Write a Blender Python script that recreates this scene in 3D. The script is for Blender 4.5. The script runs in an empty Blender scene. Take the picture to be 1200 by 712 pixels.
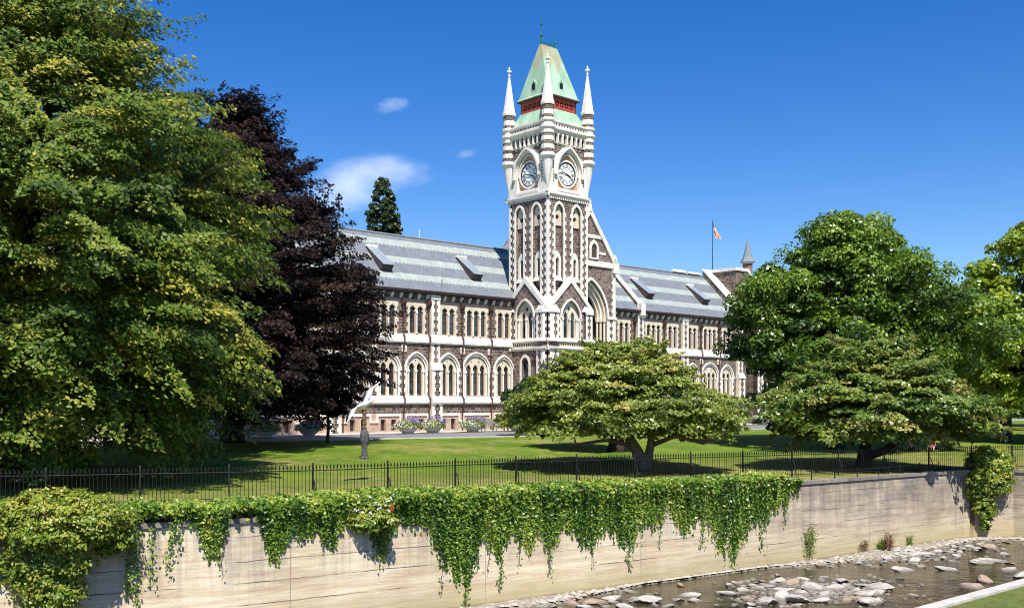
import bpy, math, random
import numpy as np
from mathutils import Vector, Matrix
from mathutils.geometry import tessellate_polygon
C = bpy.context; D = bpy.data
SC = C.scene
PI = math.pi
random.seed(7)

# ------------------------------------------------------------------ camera
EYE = 2.4
cd = D.cameras.new('camera'); cam = D.objects.new('camera', cd); SC.collection.objects.link(cam)
cam.location = (0, 0, EYE); cam.rotation_euler = (PI/2, 0, 0)
cd.lens = 36.0; cd.sensor_width = 36.0; cd.sensor_fit = 'HORIZONTAL'
cd.shift_y = 116/1200; cd.clip_start = .1; cd.clip_end = 9000
SC.camera = cam

# ------------------------------------------------------------------ sun, sky, exposure
SUN_EL = math.radians(56)
sx, sy = .22, -.975
to_sun = Vector((sx*math.cos(SUN_EL), sy*math.cos(SUN_EL), math.sin(SUN_EL))).normalized()
ld = D.lights.new('sun', 'SUN'); sun = D.objects.new('sun', ld); SC.collection.objects.link(sun)
ld.energy = 4.6; ld.angle = math.radians(.53); ld.color = (1, .955, .88)
sun.rotation_euler = to_sun.to_track_quat('Z', 'Y').to_euler(); sun.location = (20, -40, 60)

W = D.worlds.new('World'); SC.world = W; W.use_nodes = True
wt = W.node_tree; wt.nodes.clear()
def N(t, typ, **kw):
    n = t.nodes.new(typ)
    for k, v in kw.items():
        if k.startswith('i_'):
            n.inputs[k[2:].replace('_', ' ')].default_value = v
        else: setattr(n, k, v)
    return n
L = lambda t, a, b: t.links.new(a, b)
wo = N(wt, 'ShaderNodeOutputWorld'); bg = N(wt, 'ShaderNodeBackground'); bg.inputs['Strength'].default_value = .085
sky = N(wt, 'ShaderNodeTexSky'); sky.sky_type = 'NISHITA'; sky.sun_disc = False
sky.sun_elevation = SUN_EL; sky.sun_rotation = math.atan2(sx, sy)
sky.altitude = 300; sky.air_density = 1.0; sky.dust_density = .3; sky.ozone_density = 3.0
hs = N(wt, 'ShaderNodeHueSaturation'); hs.inputs['Saturation'].default_value = 1.42; hs.inputs['Hue'].default_value = .514; hs.inputs['Value'].default_value = 1.17
L(wt, sky.outputs[0], hs.inputs['Color'])
gm = N(wt, 'ShaderNodeGamma'); gm.inputs[1].default_value = 1.0
L(wt, hs.outputs[0], gm.inputs[0])
# a few wisps of real cloud, laid on the sky by direction
tc = N(wt, 'ShaderNodeTexCoord')
col = gm.outputs[0]
def cloud(col, cx, cy, rx, ry, amt, sc, seed):
    dx, dz = (cx-600)/1200, (472-cy)/1200
    mp = N(wt, 'ShaderNodeMapping'); mp.vector_type = 'POINT'
    nrm = N(wt, 'ShaderNodeSeparateXYZ'); L(wt, tc.outputs['Generated'], nrm.inputs[0])
    def M(op, a, b=None, c=None):
        m = N(wt, 'ShaderNodeMath'); m.operation = op
        for i, v in enumerate((a, b, c)):
            if v is None: continue
            if isinstance(v, (int, float)): m.inputs[i].default_value = v
            else: L(wt, v, m.inputs[i])
        return m.outputs[0]
    u = M('DIVIDE', nrm.outputs[0], nrm.outputs[1]); v = M('DIVIDE', nrm.outputs[2], nrm.outputs[1])
    a = M('DIVIDE', M('SUBTRACT', u, dx), rx/1200); b = M('DIVIDE', M('SUBTRACT', v, dz), ry/1200)
    b = M('SUBTRACT', b, M('MULTIPLY', a, .35))
    r2 = M('ADD', M('MULTIPLY', a, a), M('MULTIPLY', b, b))
    cb = N(wt, 'ShaderNodeCombineXYZ'); L(wt, u, cb.inputs[0]); L(wt, M('MULTIPLY', v, 2.0), cb.inputs[1]); cb.inputs[2].default_value = seed
    no = N(wt, 'ShaderNodeTexNoise'); no.inputs['Scale'].default_value = sc; no.inputs['Detail'].default_value = 6; no.inputs['Roughness'].default_value = .55
    L(wt, cb.outputs[0], no.inputs['Vector'])
    m = M('SUBTRACT', 1.0, r2)
    m = M('ADD', m, M('MULTIPLY', M('SUBTRACT', no.outputs[0], .5), 3.2))
    mr = N(wt, 'ShaderNodeMapRange'); mr.interpolation_type = 'SMOOTHSTEP'; L(wt, m, mr.inputs[0]); mr.inputs[1].default_value = 0; mr.inputs[2].default_value = 1.5
    mr.inputs[3].default_value = 0; mr.inputs[4].default_value = amt
    # only ahead of the building side of the sky
    g = M('GREATER_THAN', nrm.outputs[1], 0.05)
    f = M('MULTIPLY', mr.outputs[0], g)
    mx = N(wt, 'ShaderNodeMix'); mx.data_type = 'RGBA'; L(wt, f, mx.inputs[0]); L(wt, col, mx.inputs[6]); mx.inputs[7].default_value = (8.2, 9.0, 10.4, 1)
    return mx.outputs[2]
col = cloud(col, 428, 216, 84, 36, .62, 9, 2.6)
col = cloud(col, 459, 124, 22, 11, .26, 30, 4.3)
col = cloud(col, 548, 180, 14, 6, .2, 34, 7.1)
L(wt, col, bg.inputs['Color']); L(wt, bg.outputs[0], wo.inputs[0])

vs = SC.view_settings; vs.view_transform = 'Standard'; vs.look = 'None'; vs.exposure = .62; vs.gamma = 1.0
vs.use_curve_mapping = False
SC.cycles.filter_width = 1.0

# ------------------------------------------------------------------ materials
def mat(name, rough=.8, spec=.3):
    m = D.materials.new(name); m.use_nodes = True; t = m.node_tree
    b = t.nodes['Principled BSDF']; b.inputs['Roughness'].default_value = rough
    b.inputs['Specular IOR Level'].default_value = spec
    return m, t, b
def ramp(t, fac, stops):
    r = N(t, 'ShaderNodeValToRGB'); e = r.color_ramp.elements
    while len(e) < len(stops): e.new(.5)
    for el, (p, c) in zip(e, stops): el.position = p; el.color = (*c, 1)
    L(t, fac, r.inputs[0]); return r.outputs[0]
def noise(t, scale, detail=5, vec=None, rough=.6, stretch=None, coord='Object'):
    tcn = N(t, 'ShaderNodeTexCoord'); v = vec or tcn.outputs[coord]
    if stretch:
        mp = N(t, 'ShaderNodeMapping'); mp.inputs['Scale'].default_value = stretch; L(t, v, mp.inputs[0]); v = mp.outputs[0]
    n = N(t, 'ShaderNodeTexNoise'); n.inputs['Scale'].default_value = scale; n.inputs['Detail'].default_value = detail
    n.inputs['Roughness'].default_value = rough
    L(t, v, n.inputs['Vector']); return n.outputs[0]
def bump(t, b, h, s=.3, d=.02):
    bp = N(t, 'ShaderNodeBump'); bp.inputs['Strength'].default_value = s; bp.inputs['Distance'].default_value = d
    L(t, h, bp.inputs['Height']); L(t, bp.outputs[0], b.inputs['Normal'])
def mixc(t, fac, a, b, mode='MIX'):
    m = N(t, 'ShaderNodeMix'); m.data_type = 'RGBA'; m.blend_type = mode
    for i, v in ((0, fac), (6, a), (7, b)):
        if isinstance(v, (int, float)): m.inputs[i].default_value = v
        elif isinstance(v, tuple): m.inputs[i].default_value = (*v, 1)
        else: L(t, v, m.inputs[i])
    return m.outputs[2]
def math_(t, op, a, b=None, clamp=False):
    m = N(t, 'ShaderNodeMath'); m.operation = op; m.use_clamp = clamp
    for i, v in enumerate((a, b)):
        if v is None: continue
        if isinstance(v, (int, float)): m.inputs[i].default_value = v
        else: L(t, v, m.inputs[i])
    return m.outputs[0]
def noisy(name, c1, c2, scale=2.0, rough=.8, bs=.2, stretch=None, spec=.3, coord='Object', metal=0):
    m, t, b = mat(name, rough, spec)
    n = noise(t, scale, 6, stretch=stretch, coord=coord)
    L(t, ramp(t, n, [(.3, c1), (.7, c2)]), b.inputs['Base Color'])
    b.inputs['Metallic'].default_value = metal
    n2 = noise(t, scale*9, 4, coord=coord)
    if bs: bump(t, b, n2, bs, .01)
    return m
def stonework(name, c1, c2, mortar, bw=.42, bh=.2, ms=.02, bs=.7):
    m, t, b = mat(name, .85, .25)
    tcn = N(t, 'ShaderNodeTexCoord'); sp = N(t, 'ShaderNodeSeparateXYZ'); L(t, tcn.outputs['Object'], sp.inputs[0])
    u = math_(t, 'ADD', sp.outputs[0], sp.outputs[1])
    cb = N(t, 'ShaderNodeCombineXYZ'); L(t, u, cb.inputs[0]); L(t, sp.outputs[2], cb.inputs[1])
    br = N(t, 'ShaderNodeTexBrick'); L(t, cb.outputs[0], br.inputs['Vector'])
    br.inputs['Color1'].default_value = (*c1, 1); br.inputs['Color2'].default_value = (*c2, 1); br.inputs['Mortar'].default_value = (*mortar, 1)
    br.inputs['Scale'].default_value = 1; br.inputs['Mortar Size'].default_value = ms; br.inputs['Brick Width'].default_value = bw; br.inputs['Row Height'].default_value = bh
    br.inputs['Bias'].default_value = 0; br.offset_frequency = 2; br.squash = .7; br.squash_frequency = 3
    n = noise(t, 1.3, 5)
    c = mixc(t, .45, br.outputs[0], ramp(t, n, [(.3, (.28, .24, .24)), (.7, (.75, .7, .66))]), 'OVERLAY')
    L(t, c, b.inputs['Base Color'])
    n2 = noise(t, 14, 3)
    h = math_(t, 'ADD', math_(t, 'SUBTRACT', 1.0, br.outputs[1]), math_(t, 'MULTIPLY', n2, .8))
    bump(t, b, h, bs, .04)
    return m
MT = {}
MT['basalt'] = stonework('basalt_rubble', (.04, .033, .028), (.195, .15, .118), (.33, .285, .235), .52, .25, .022)
MT['tower_basalt'] = stonework('tower_basalt', (.05, .038, .032), (.24, .175, .14), (.36, .31, .265), .44, .22, .024)
MT['pink'] = stonework('pink_plinth_stone', (.40, .29, .22), (.52, .39, .30), (.5, .42, .34), .7, .35, .012, .4)
MT['red_brick'] = stonework('turret_brick', (.20, .10, .075), (.30, .15, .11), (.4, .33, .28), .3, .12, .015)
def limestone(name, c1, c2, dirt):
    m, t, b = mat(name, .8, .25)
    n = noise(t, 1.1, 6); n2 = noise(t, 2.2, 6, stretch=(1, 1, .18), rough=.7)
    c = ramp(t, n, [(.3, c1), (.7, c2)])
    f = math_(t, 'MULTIPLY', math_(t, 'SUBTRACT', n2, .50, True), 3.2, True)
    L(t, mixc(t, f, c, dirt), b.inputs['Base Color'])
    bump(t, b, noise(t, 18, 4), .25, .01)
    return m
MT['white'] = limestone('white_limestone', (.72, .68, .59), (.82, .78, .70), (.40, .36, .30))
MT['cream'] = limestone('cream_limestone', (.62, .53, .39), (.74, .66, .52), (.40, .34, .25))
MT['tan'] = noisy('tan_panel_stone', (.42, .25, .15), (.52, .34, .22), 3)
MT['slot'] = noisy('recess_shade_and_dots', (.05, .04, .035), (.09, .07, .06), 5)  # dark colour painting shade into recesses and openings; also the dotted bands
MT['gutter'] = noisy('gutter_paint', (.04, .028, .026), (.075, .05, .043), 3, .5)
MT['pipe'] = noisy('pipe_paint', (.065, .033, .03), (.11, .055, .046), 3, .45)
MT['sash'] = noisy('sash_paint', (.11, .045, .028), (.17, .075, .045), 4, .5)
MT['lead'] = noisy('lead', (.16, .18, .20), (.27, .29, .31), 3, .5)
MT['iron'] = noisy('black_iron', (.008, .008, .009), (.02, .02, .021), 8, .6, .1, spec=.25)
MT['coping'] = noisy('weathered_coping', (.14, .115, .09), (.34, .30, .25), 1.4, .9, .5)
MT['teal_iron'] = noisy('teal_painted_iron', (.015, .11, .13), (.03, .2, .22), 6, .4)
MT['red_iron'] = noisy('red_painted_arcade', (.30, .045, .03), (.42, .09, .06), 6, .5)
MT['black'] = noisy('black_paint', (.01, .01, .012), (.02, .02, .022), 6, .4)
MT['dial'] = noisy('dial_glass', (.80, .82, .80), (.88, .89, .87), 2, .7, 0, spec=.1)
MT['asphalt'] = noisy('path_asphalt', (.15, .145, .145), (.24, .235, .23), 1.2, .9, .3)
MT['concrete'] = noisy('kerb_concrete', (.42, .40, .36), (.60, .57, .51), 1.5, .85, .3)
MT['planter'] = noisy('planter_concrete', (.55, .53, .49), (.72, .70, .65), 4, .8, .3)
MT['bark'] = noisy('bark', (.09, .07, .055), (.26, .20, .155), 3, .95, .9, stretch=(3, 3, .6))
MT['darkbark'] = noisy('dark_bark', (.022, .018, .015), (.06, .048, .038), 3, .95, .9, stretch=(3, 3, .6))
MT['bench'] = noisy('weathered_bench_wood', (.20, .18, .16), (.31, .29, .26), 4, .8, .3, stretch=(1, 6, 6))
def glassm():
    m, t, b = mat('window_glass', .06, .8)
    n = noise(t, .9, 2)
    L(t, ramp(t, n, [(.35, (.012, .016, .018)), (.65, (.06, .075, .085))]), b.inputs['Base Color'])
    bump(t, b, noise(t, 1.5, 2), .12, .02)
    return m
MT['glass'] = glassm()
def slatem():
    m, t, b = mat('banded_slate', .5, .35)
    tcn = N(t, 'ShaderNodeTexCoord'); sp = N(t, 'ShaderNodeSeparateXYZ'); L(t, tcn.outputs['Object'], sp.inputs[0])
    zig = math_(t, 'MULTIPLY', math_(t, 'PINGPONG', sp.outputs[0], .22), .8)
    z = math_(t, 'ADD', sp.outputs[2], zig)
    f = None
    for lo, hi in ((16.78, 17.36), (14.98, 15.55), (13.32, 13.86)):
        a = math_(t, 'GREATER_THAN', z, lo); bb = math_(t, 'LESS_THAN', sp.outputs[2], hi)
        c = math_(t, 'MULTIPLY', a, bb); f = c if f is None else math_(t, 'MAXIMUM', f, c)
    cb = N(t, 'ShaderNodeCombineXYZ'); L(t, sp.outputs[0], cb.inputs[0]); L(t, sp.outputs[2], cb.inputs[1])
    br = N(t, 'ShaderNodeTexBrick'); L(t, cb.outputs[0], br.inputs['Vector'])
    br.inputs['Scale'].default_value = 1; br.inputs['Mortar Size'].default_value = .012; br.inputs['Brick Width'].default_value = .26; br.inputs['Row Height'].default_value = .16
    br.inputs['Color1'].default_value = (.15, .165, .185, 1); br.inputs['Color2'].default_value = (.205, .22, .24, 1); br.inputs['Mortar'].default_value = (.08, .09, .10, 1)
    n = noise(t, 1.6, 6, stretch=(1, 1, .4))
    light = ramp(t, n, [(.3, (.38, .43, .38)), (.7, (.52, .56, .51))])
    dark = mixc(t, .5, br.outputs[0], ramp(t, n, [(.3, (.14, .155, .17)), (.7, (.25, .265, .285))]))
    lt = mixc(t, .35, light, br.outputs[0], 'OVERLAY')
    L(t, mixc(t, f, dark, lt), b.inputs['Base Color'])
    bump(t, b, math_(t, 'SUBTRACT', 1.0, br.outputs[1]), .4, .02)
    return m
MT['slate'] = slatem()
def copperm():
    m, t, b = mat('verdigris_copper', .6, .35)
    n = noise(t, .9, 6, stretch=(1, 1, .35)); n2 = noise(t, 1.7, 5, stretch=(1, 1, .12))
    c = ramp(t, n, [(.3, (.22, .38, .25)), (.7, (.42, .58, .43))])
    tcn = N(t, 'ShaderNodeTexCoord'); sp = N(t, 'ShaderNodeSeparateXYZ'); L(t, tcn.outputs['Object'], sp.inputs[0])
    up = N(t, 'ShaderNodeMapRange'); L(t, sp.outputs[2], up.inputs[0]); up.inputs[1].default_value = 31.5; up.inputs[2].default_value = 36.5; up.inputs[3].default_value = 0; up.inputs[4].default_value = .50
    f = math_(t, 'MULTIPLY', math_(t, 'SUBTRACT', math_(t, 'ADD', n2, up.outputs[0]), .72, True), 3, True)
    L(t, mixc(t, f, c, (.42, .27, .14)), b.inputs['Base Color'])
    bump(t, b, n2, .2, .02)
    return m
MT['copper'] = copperm()
def grassm(name, a, b_, dry, scale=.25):
    m, t, b = mat(name, .95, .1)
    n1 = noise(t, scale, 6, rough=.62); n2 = noise(t, 6, 5, rough=.7); n3 = noise(t, .11, 4)
    n4 = noise(t, 1.4, 6, rough=.7, stretch=(1, .5, 1))
    c = ramp(t, n1, [(.35, a), (.62, b_)])
    f = math_(t, 'MULTIPLY', math_(t, 'SUBTRACT', math_(t, 'ADD', math_(t, 'MULTIPLY', n3, .5), math_(t, 'MULTIPLY', n4, .5)), .50, True), 7.5, True)
    if scale == .25:
        tq = N(t, 'ShaderNodeTexCoord'); sq = N(t, 'ShaderNodeSeparateXYZ'); L(t, tq.outputs['Object'], sq.inputs[0])
        eg = N(t, 'ShaderNodeMapRange'); L(t, sq.outputs[2], eg.inputs[0]); eg.inputs[1].default_value = -.80; eg.inputs[2].default_value = -.99; eg.inputs[3].default_value = 0; eg.inputs[4].default_value = 1
        st_ = noise(t, .8, 6, rough=.7, stretch=(.5, 1.6, 1))
        f = math_(t, 'ADD', f, math_(t, 'MULTIPLY', eg.outputs[0], math_(t, 'MULTIPLY', math_(t, 'SUBTRACT', st_, .35, True), 4.5, True)), True)
    c = mixc(t, math_(t, 'MULTIPLY', f, .75), c, dry)
    c = mixc(t, .6, c, ramp(t, n2, [(.3, (.25, .25, .25)), (.7, (.75, .75, .75))]), 'OVERLAY')
    L(t, c, b.inputs['Base Color'])
    bump(t, b, noise(t, 22, 4, rough=.8), 1.0, .06)
    return m
DRYEDGE = True
MT['lawn'] = grassm('lawn_grass', (.085, .16, .014), (.17, .24, .025), (.36, .29, .11))
MT['bankgrass'] = grassm('bank_grass', (.10, .15, .03), (.16, .20, .05), (.25, .22, .09), .6)
def wallm():
    m, t, b = mat('board_marked_concrete', .85, .2)
    tcn = N(t, 'ShaderNodeTexCoord'); sp = N(t, 'ShaderNodeSeparateXYZ'); L(t, tcn.outputs['Object'], sp.inputs[0])
    n0 = noise(t, .35, 5)
    c = ramp(t, n0, [(.3, (.56, .46, .31)), (.7, (.70, .60, .44))])
    # grey weathering, heavier towards the far right-hand stretch
    gx = N(t, 'ShaderNodeMapRange'); L(t, sp.outputs[0], gx.inputs[0]); gx.inputs[1].default_value = 6; gx.inputs[2].default_value = 15; gx.inputs[3].default_value = 0; gx.inputs[4].default_value = 1.0
    gz = N(t, 'ShaderNodeMapRange'); L(t, sp.outputs[2], gz.inputs[0]); gz.inputs[1].default_value = -4.2; gz.inputs[2].default_value = -1.6; gz.inputs[3].default_value = .35; gz.inputs[4].default_value = 1
    nw = noise(t, .9, 6, rough=.7)
    nwr = ramp(t, nw, [(.35, (.4, .4, .4)), (.65, (1, 1, 1))])
    f = math_(t, 'MULTIPLY', math_(t, 'MULTIPLY', gx.outputs[0], gz.outputs[0]), nwr)
    c = mixc(t, f, c, (.19, .165, .15))
    # horizontal board marks
    band = noise(t, 1.0, 6, stretch=(.40, .40, 6.5), rough=.75)
    c = mixc(t, .7, c, ramp(t, band, [(.35, (.34, .31, .28)), (.6, (.66, .65, .63))]), 'OVERLAY')
    # vertical run stains from the coping
    st = noise(t, 1.0, 6, stretch=(2.6, 2.6, .12), rough=.7)
    gz2 = N(t, 'ShaderNodeMapRange'); L(t, sp.outputs[2], gz2.inputs[0]); gz2.inputs[1].default_value = -3.6; gz2.inputs[2].default_value = -1.2
    f2 = math_(t, 'MULTIPLY', math_(t, 'MULTIPLY', math_(t, 'SUBTRACT', st, .46, True), 6, True), gz2.outputs[0])
    c = mixc(t, math_(t, 'MULTIPLY', f2, .7), c, (.17, .15, .135))
    # horizontal day joints: thin dark cracks at fixed lifts
    nz = math_(t, 'MULTIPLY', math_(t, 'SUBTRACT', noise(t, .8, 4), .5), .12)
    zz = math_(t, 'ADD', sp.outputs[2], nz)
    cr = None
    for lv in (-1.55, -2.28, -2.9, -3.55):
        a = math_(t, 'LESS_THAN', math_(t, 'ABSOLUTE', math_(t, 'SUBTRACT', zz, lv)), .014)
        cr = a if cr is None else math_(t, 'MAXIMUM', cr, a)
    cr = math_(t, 'MULTIPLY', cr, math_(t, 'MULTIPLY', math_(t, 'SUBTRACT', noise(t, .5, 3), .42, True), 6, True))
    c = mixc(t, cr, c, (.12, .10, .09))
    pt = noise(t, .28, 7, rough=.75); pf = math_(t, 'MULTIPLY', math_(t, 'SUBTRACT', pt, .52, True), 7, True)
    c = mixc(t, math_(t, 'MULTIPLY', math_(t, 'MULTIPLY', pf, gz2.outputs[0]), .75), c, (.20, .165, .15))
    jx = math_(t, 'LESS_THAN', math_(t, 'PINGPONG', math_(t, 'ADD', sp.outputs[0], .9), 2.9), .018)
    c = mixc(t, math_(t, 'MULTIPLY', jx, .55), c, (.2, .165, .14))
    rs = math_(t, 'LESS_THAN', math_(t, 'ABSOLUTE', math_(t, 'SUBTRACT', math_(t, 'ADD', sp.outputs[0], math_(t, 'MULTIPLY', math_(t, 'SUBTRACT', noise(t, 1.5, 4), .5), .25)), 23.35)), .13)
    c = mixc(t, math_(t, 'MULTIPLY', rs, .85), c, (.13, .06, .03))
    # tide stain and algae near the water
    gz3 = N(t, 'ShaderNodeMapRange'); L(t, math_(t, 'ADD', sp.outputs[2], math_(t, 'MULTIPLY', math_(t, 'SUBTRACT', nw, .5), .9)), gz3.inputs[0]); gz3.inputs[1].default_value = -3.5; gz3.inputs[2].default_value = -4.3; gz3.inputs[3].default_value = 0; gz3.inputs[4].default_value = .75
    c = mixc(t, gz3.outputs[0], c, (.38, .33, .17))
    gz4 = N(t, 'ShaderNodeMapRange'); L(t, sp.outputs[2], gz4.inputs[0]); gz4.inputs[1].default_value = -4.33; gz4.inputs[2].default_value = -4.45; gz4.inputs[3].default_value = 0; gz4.inputs[4].default_value = .8
    c = mixc(t, gz4.outputs[0], c, (.13, .09, .05))
    L(t, c, b.inputs['Base Color'])
    bump(t, b, math_(t, 'ADD', band, math_(t, 'MULTIPLY', noise(t, 12, 5), .5)), .5, .03)
    return m
MT['wall'] = wallm()
def waterm():
    m, t, b = mat('river_water', .05, .22)
    n0 = noise(t, .45, 5)
    L(t, ramp(t, n0, [(.38, (.012, .009, .004)), (.62, (.085, .060, .026))]), b.inputs['Base Color'])
    n = noise(t, 1.4, 4, stretch=(1, 1.4, 1)); n2 = noise(t, 7, 3)
    bump(t, b, math_(t, 'ADD', n, math_(t, 'MULTIPLY', n2, .25)), .6, .09)
    return m
MT['water'] = waterm()
def rockm(name, c1, c2, c3):
    m, t, b = mat(name, .85, .25)
    oi = N(t, 'ShaderNodeObjectInfo')
    n = noise(t, 2.5, 6)
    c = ramp(t, n, [(.3, c1), (.7, c2)])
    c = mixc(t, math_(t, 'MULTIPLY', oi.outputs['Random'], .7), c, c3)
    # wet dark foot
    ge = N(t, 'ShaderNodeNewGeometry'); sp = N(t, 'ShaderNodeSeparateXYZ'); L(t, ge.outputs['Position'], sp.inputs[0])
    g = N(t, 'ShaderNodeMapRange'); L(t, sp.outputs[2], g.inputs[0]); g.inputs[1].default_value = -4.40; g.inputs[2].default_value = -4.47; g.inputs[3].default_value = 0; g.inputs[4].default_value = .8
    L(t, mixc(t, g.outputs[0], c, (.10, .085, .06)), b.inputs['Base Color'])
    bump(t, b, noise(t, 9, 6), .6, .03)
    return m
MT['rock'] = rockm('river_rock', (.34, .30, .25), (.66, .60, .50), (.36, .335, .31))
MT['rock_brown'] = rockm('brown_river_rock', (.30, .20, .13), (.44, .33, .23), (.36, .30, .25))
MT['gravel'] = noisy('river_gravel', (.16, .13, .09), (.40, .36, .29), 5, .9, .8)
MT['skin'] = noisy('skin', (.42, .25, .18), (.5, .31, .22), 6, .6, 0)
MT['hair'] = noisy('dark_hair', (.02, .015, .012), (.05, .035, .025), 30, .6)
MT['jacket'] = noisy('dark_jacket', (.03, .035, .05), (.055, .06, .08), 8, .85)
MT['trousers'] = noisy('dark_trousers', (.012, .012, .016), (.03, .03, .035), 8, .85)
MT['pinkshirt'] = noisy('pink_shirt', (.5, .26, .22), (.6, .34, .28), 8, .85)
MT['redshirt'] = noisy('red_shirt', (.4, .05, .05), (.5, .08, .07), 8, .85)
MT['feather'] = noisy('white_feathers', (.74, .75, .77), (.85, .86, .88), 10, .8, .2)
MT['greyfeather'] = noisy('grey_feathers', (.45, .47, .5), (.58, .6, .63), 10, .8, .2)
MT['beak'] = noisy('orange_beak', (.5, .2, .03), (.6, .25, .05), 10, .5, 0)
MT['lantern'] = noisy('lantern_glass', (.4, .42, .4), (.55, .56, .52), 10, .2, 0)

def leafm(name, stops, trans=.28, rough=.4, spec=.55):
    m = D.materials.new(name); m.use_nodes = True; t = m.node_tree
    b = t.nodes['Principled BSDF']; out = t.nodes['Material Output']
    at = N(t, 'ShaderNodeAttribute'); at.attribute_name = 'tint'
    c = ramp(t, at.outputs['Fac'], stops)
    b.inputs['Roughness'].default_value = rough; b.inputs['Specular IOR Level'].default_value = spec
    L(t, c, b.inputs['Base Color'])
    tr = N(t, 'ShaderNodeBsdfTranslucent')
    g = N(t, 'ShaderNodeGamma'); g.inputs[1].default_value = .9; L(t, c, g.inputs[0])
    L(t, g.outputs[0], tr.inputs[0])
    mx = N(t, 'ShaderNodeMixShader'); mx.inputs[0].default_value = trans
    L(t, b.outputs[0], mx.inputs[1]); L(t, tr.outputs[0], mx.inputs[2]); L(t, mx.outputs[0], out.inputs[0])
    return m
LF = {
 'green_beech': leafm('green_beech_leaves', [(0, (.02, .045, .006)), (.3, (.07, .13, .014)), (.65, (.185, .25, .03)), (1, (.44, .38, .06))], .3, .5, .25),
 'copper_beech': leafm('copper_beech_leaves', [(0, (.006, .005, .005)), (.5, (.022, .013, .010)), (.85, (.052, .027, .016)), (1, (.085, .055, .025))], .12, .5, .12),
 'maple': leafm('deep_green_leaves', [(0, (.025, .06, .006)), (.5, (.11, .20, .014)), (1, (.25, .36, .03))]),
 'light': leafm('pale_green_leaves', [(0, (.08, .115, .018)), (.5, (.23, .30, .045)), (.85, (.37, .40, .07)), (1, (.46, .38, .11))]),
 'fore': leafm('mid_green_leaves', [(0, (.04, .09, .010)), (.5, (.13, .21, .025)), (.85, (.27, .31, .05)), (1, (.38, .33, .09))]),
 'lime': leafm('lime_green_leaves', [(0, (.12, .2, .012)), (.5, (.24, .34, .02)), (1, (.42, .46, .04))]),
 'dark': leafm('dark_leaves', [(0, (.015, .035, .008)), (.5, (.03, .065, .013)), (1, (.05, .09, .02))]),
 'conifer': leafm('conifer_leaves', [(0, (.015, .035, .01)), (.6, (.035, .07, .018)), (1, (.10, .085, .03))], .1),
 'ivy': leafm('ivy_leaves', [(0, (.025, .075, .006)), (.4, (.09, .20, .014)), (.75, (.24, .36, .035)), (1, (.46, .48, .08))]),
 'bush': leafm('yellow_green_leaves', [(0, (.06, .12, .01)), (.5, (.16, .25, .02)), (.8, (.28, .35, .035)), (1, (.42, .40, .07))]),
 'dry': leafm('dry_stems', [(0, (.12, .07, .03)), (.5, (.22, .13, .06)), (1, (.33, .2, .1))], .2),
 'white_fl': leafm('white_petals', [(0, (.7, .7, .62)), (1, (.85, .85, .8))]),
 'purple_fl': leafm('purple_petals', [(0, (.16, .09, .30)), (1, (.34, .24, .50))]),
 'red_fl': leafm('red_leaves', [(0, (.4, .06, .02)), (1, (.6, .12, .03))]),
}

# ------------------------------------------------------------------ object helpers
def tag(o, label=None, cat=None, group=None, kind=None):
    if label: o['label'] = label
    if cat: o['category'] = cat
    if group: o['group'] = group
    if kind: o['kind'] = kind
    return o
def link(o, parent=None):
    SC.collection.objects.link(o)
    if parent is not None: o.parent = parent
    return o
def empty(name, loc=(0, 0, 0), rz=0, parent=None):
    o = D.objects.new(name, None); o.empty_display_size = .3; link(o, parent); o.location = loc; o.rotation_euler = (0, 0, rz); return o
def kids(o): return [c for c in SC.collection.objects if c.parent is o]
def copy_tree(o, parent=None):
    c = o.copy(); SC.collection.objects.link(c); c.parent = parent
    for ch in kids(o): copy_tree(ch, c)
    return c
FRONT = (Vector((1, 0, 0)), Vector((0, 0, 1)), Vector((0, -1, 0)))
LEFT = (Vector((0, -1, 0)), Vector((0, 0, 1)), Vector((-1, 0, 0)))
RIGHT = (Vector((0, 1, 0)), Vector((0, 0, 1)), Vector((1, 0, 0)))
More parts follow.
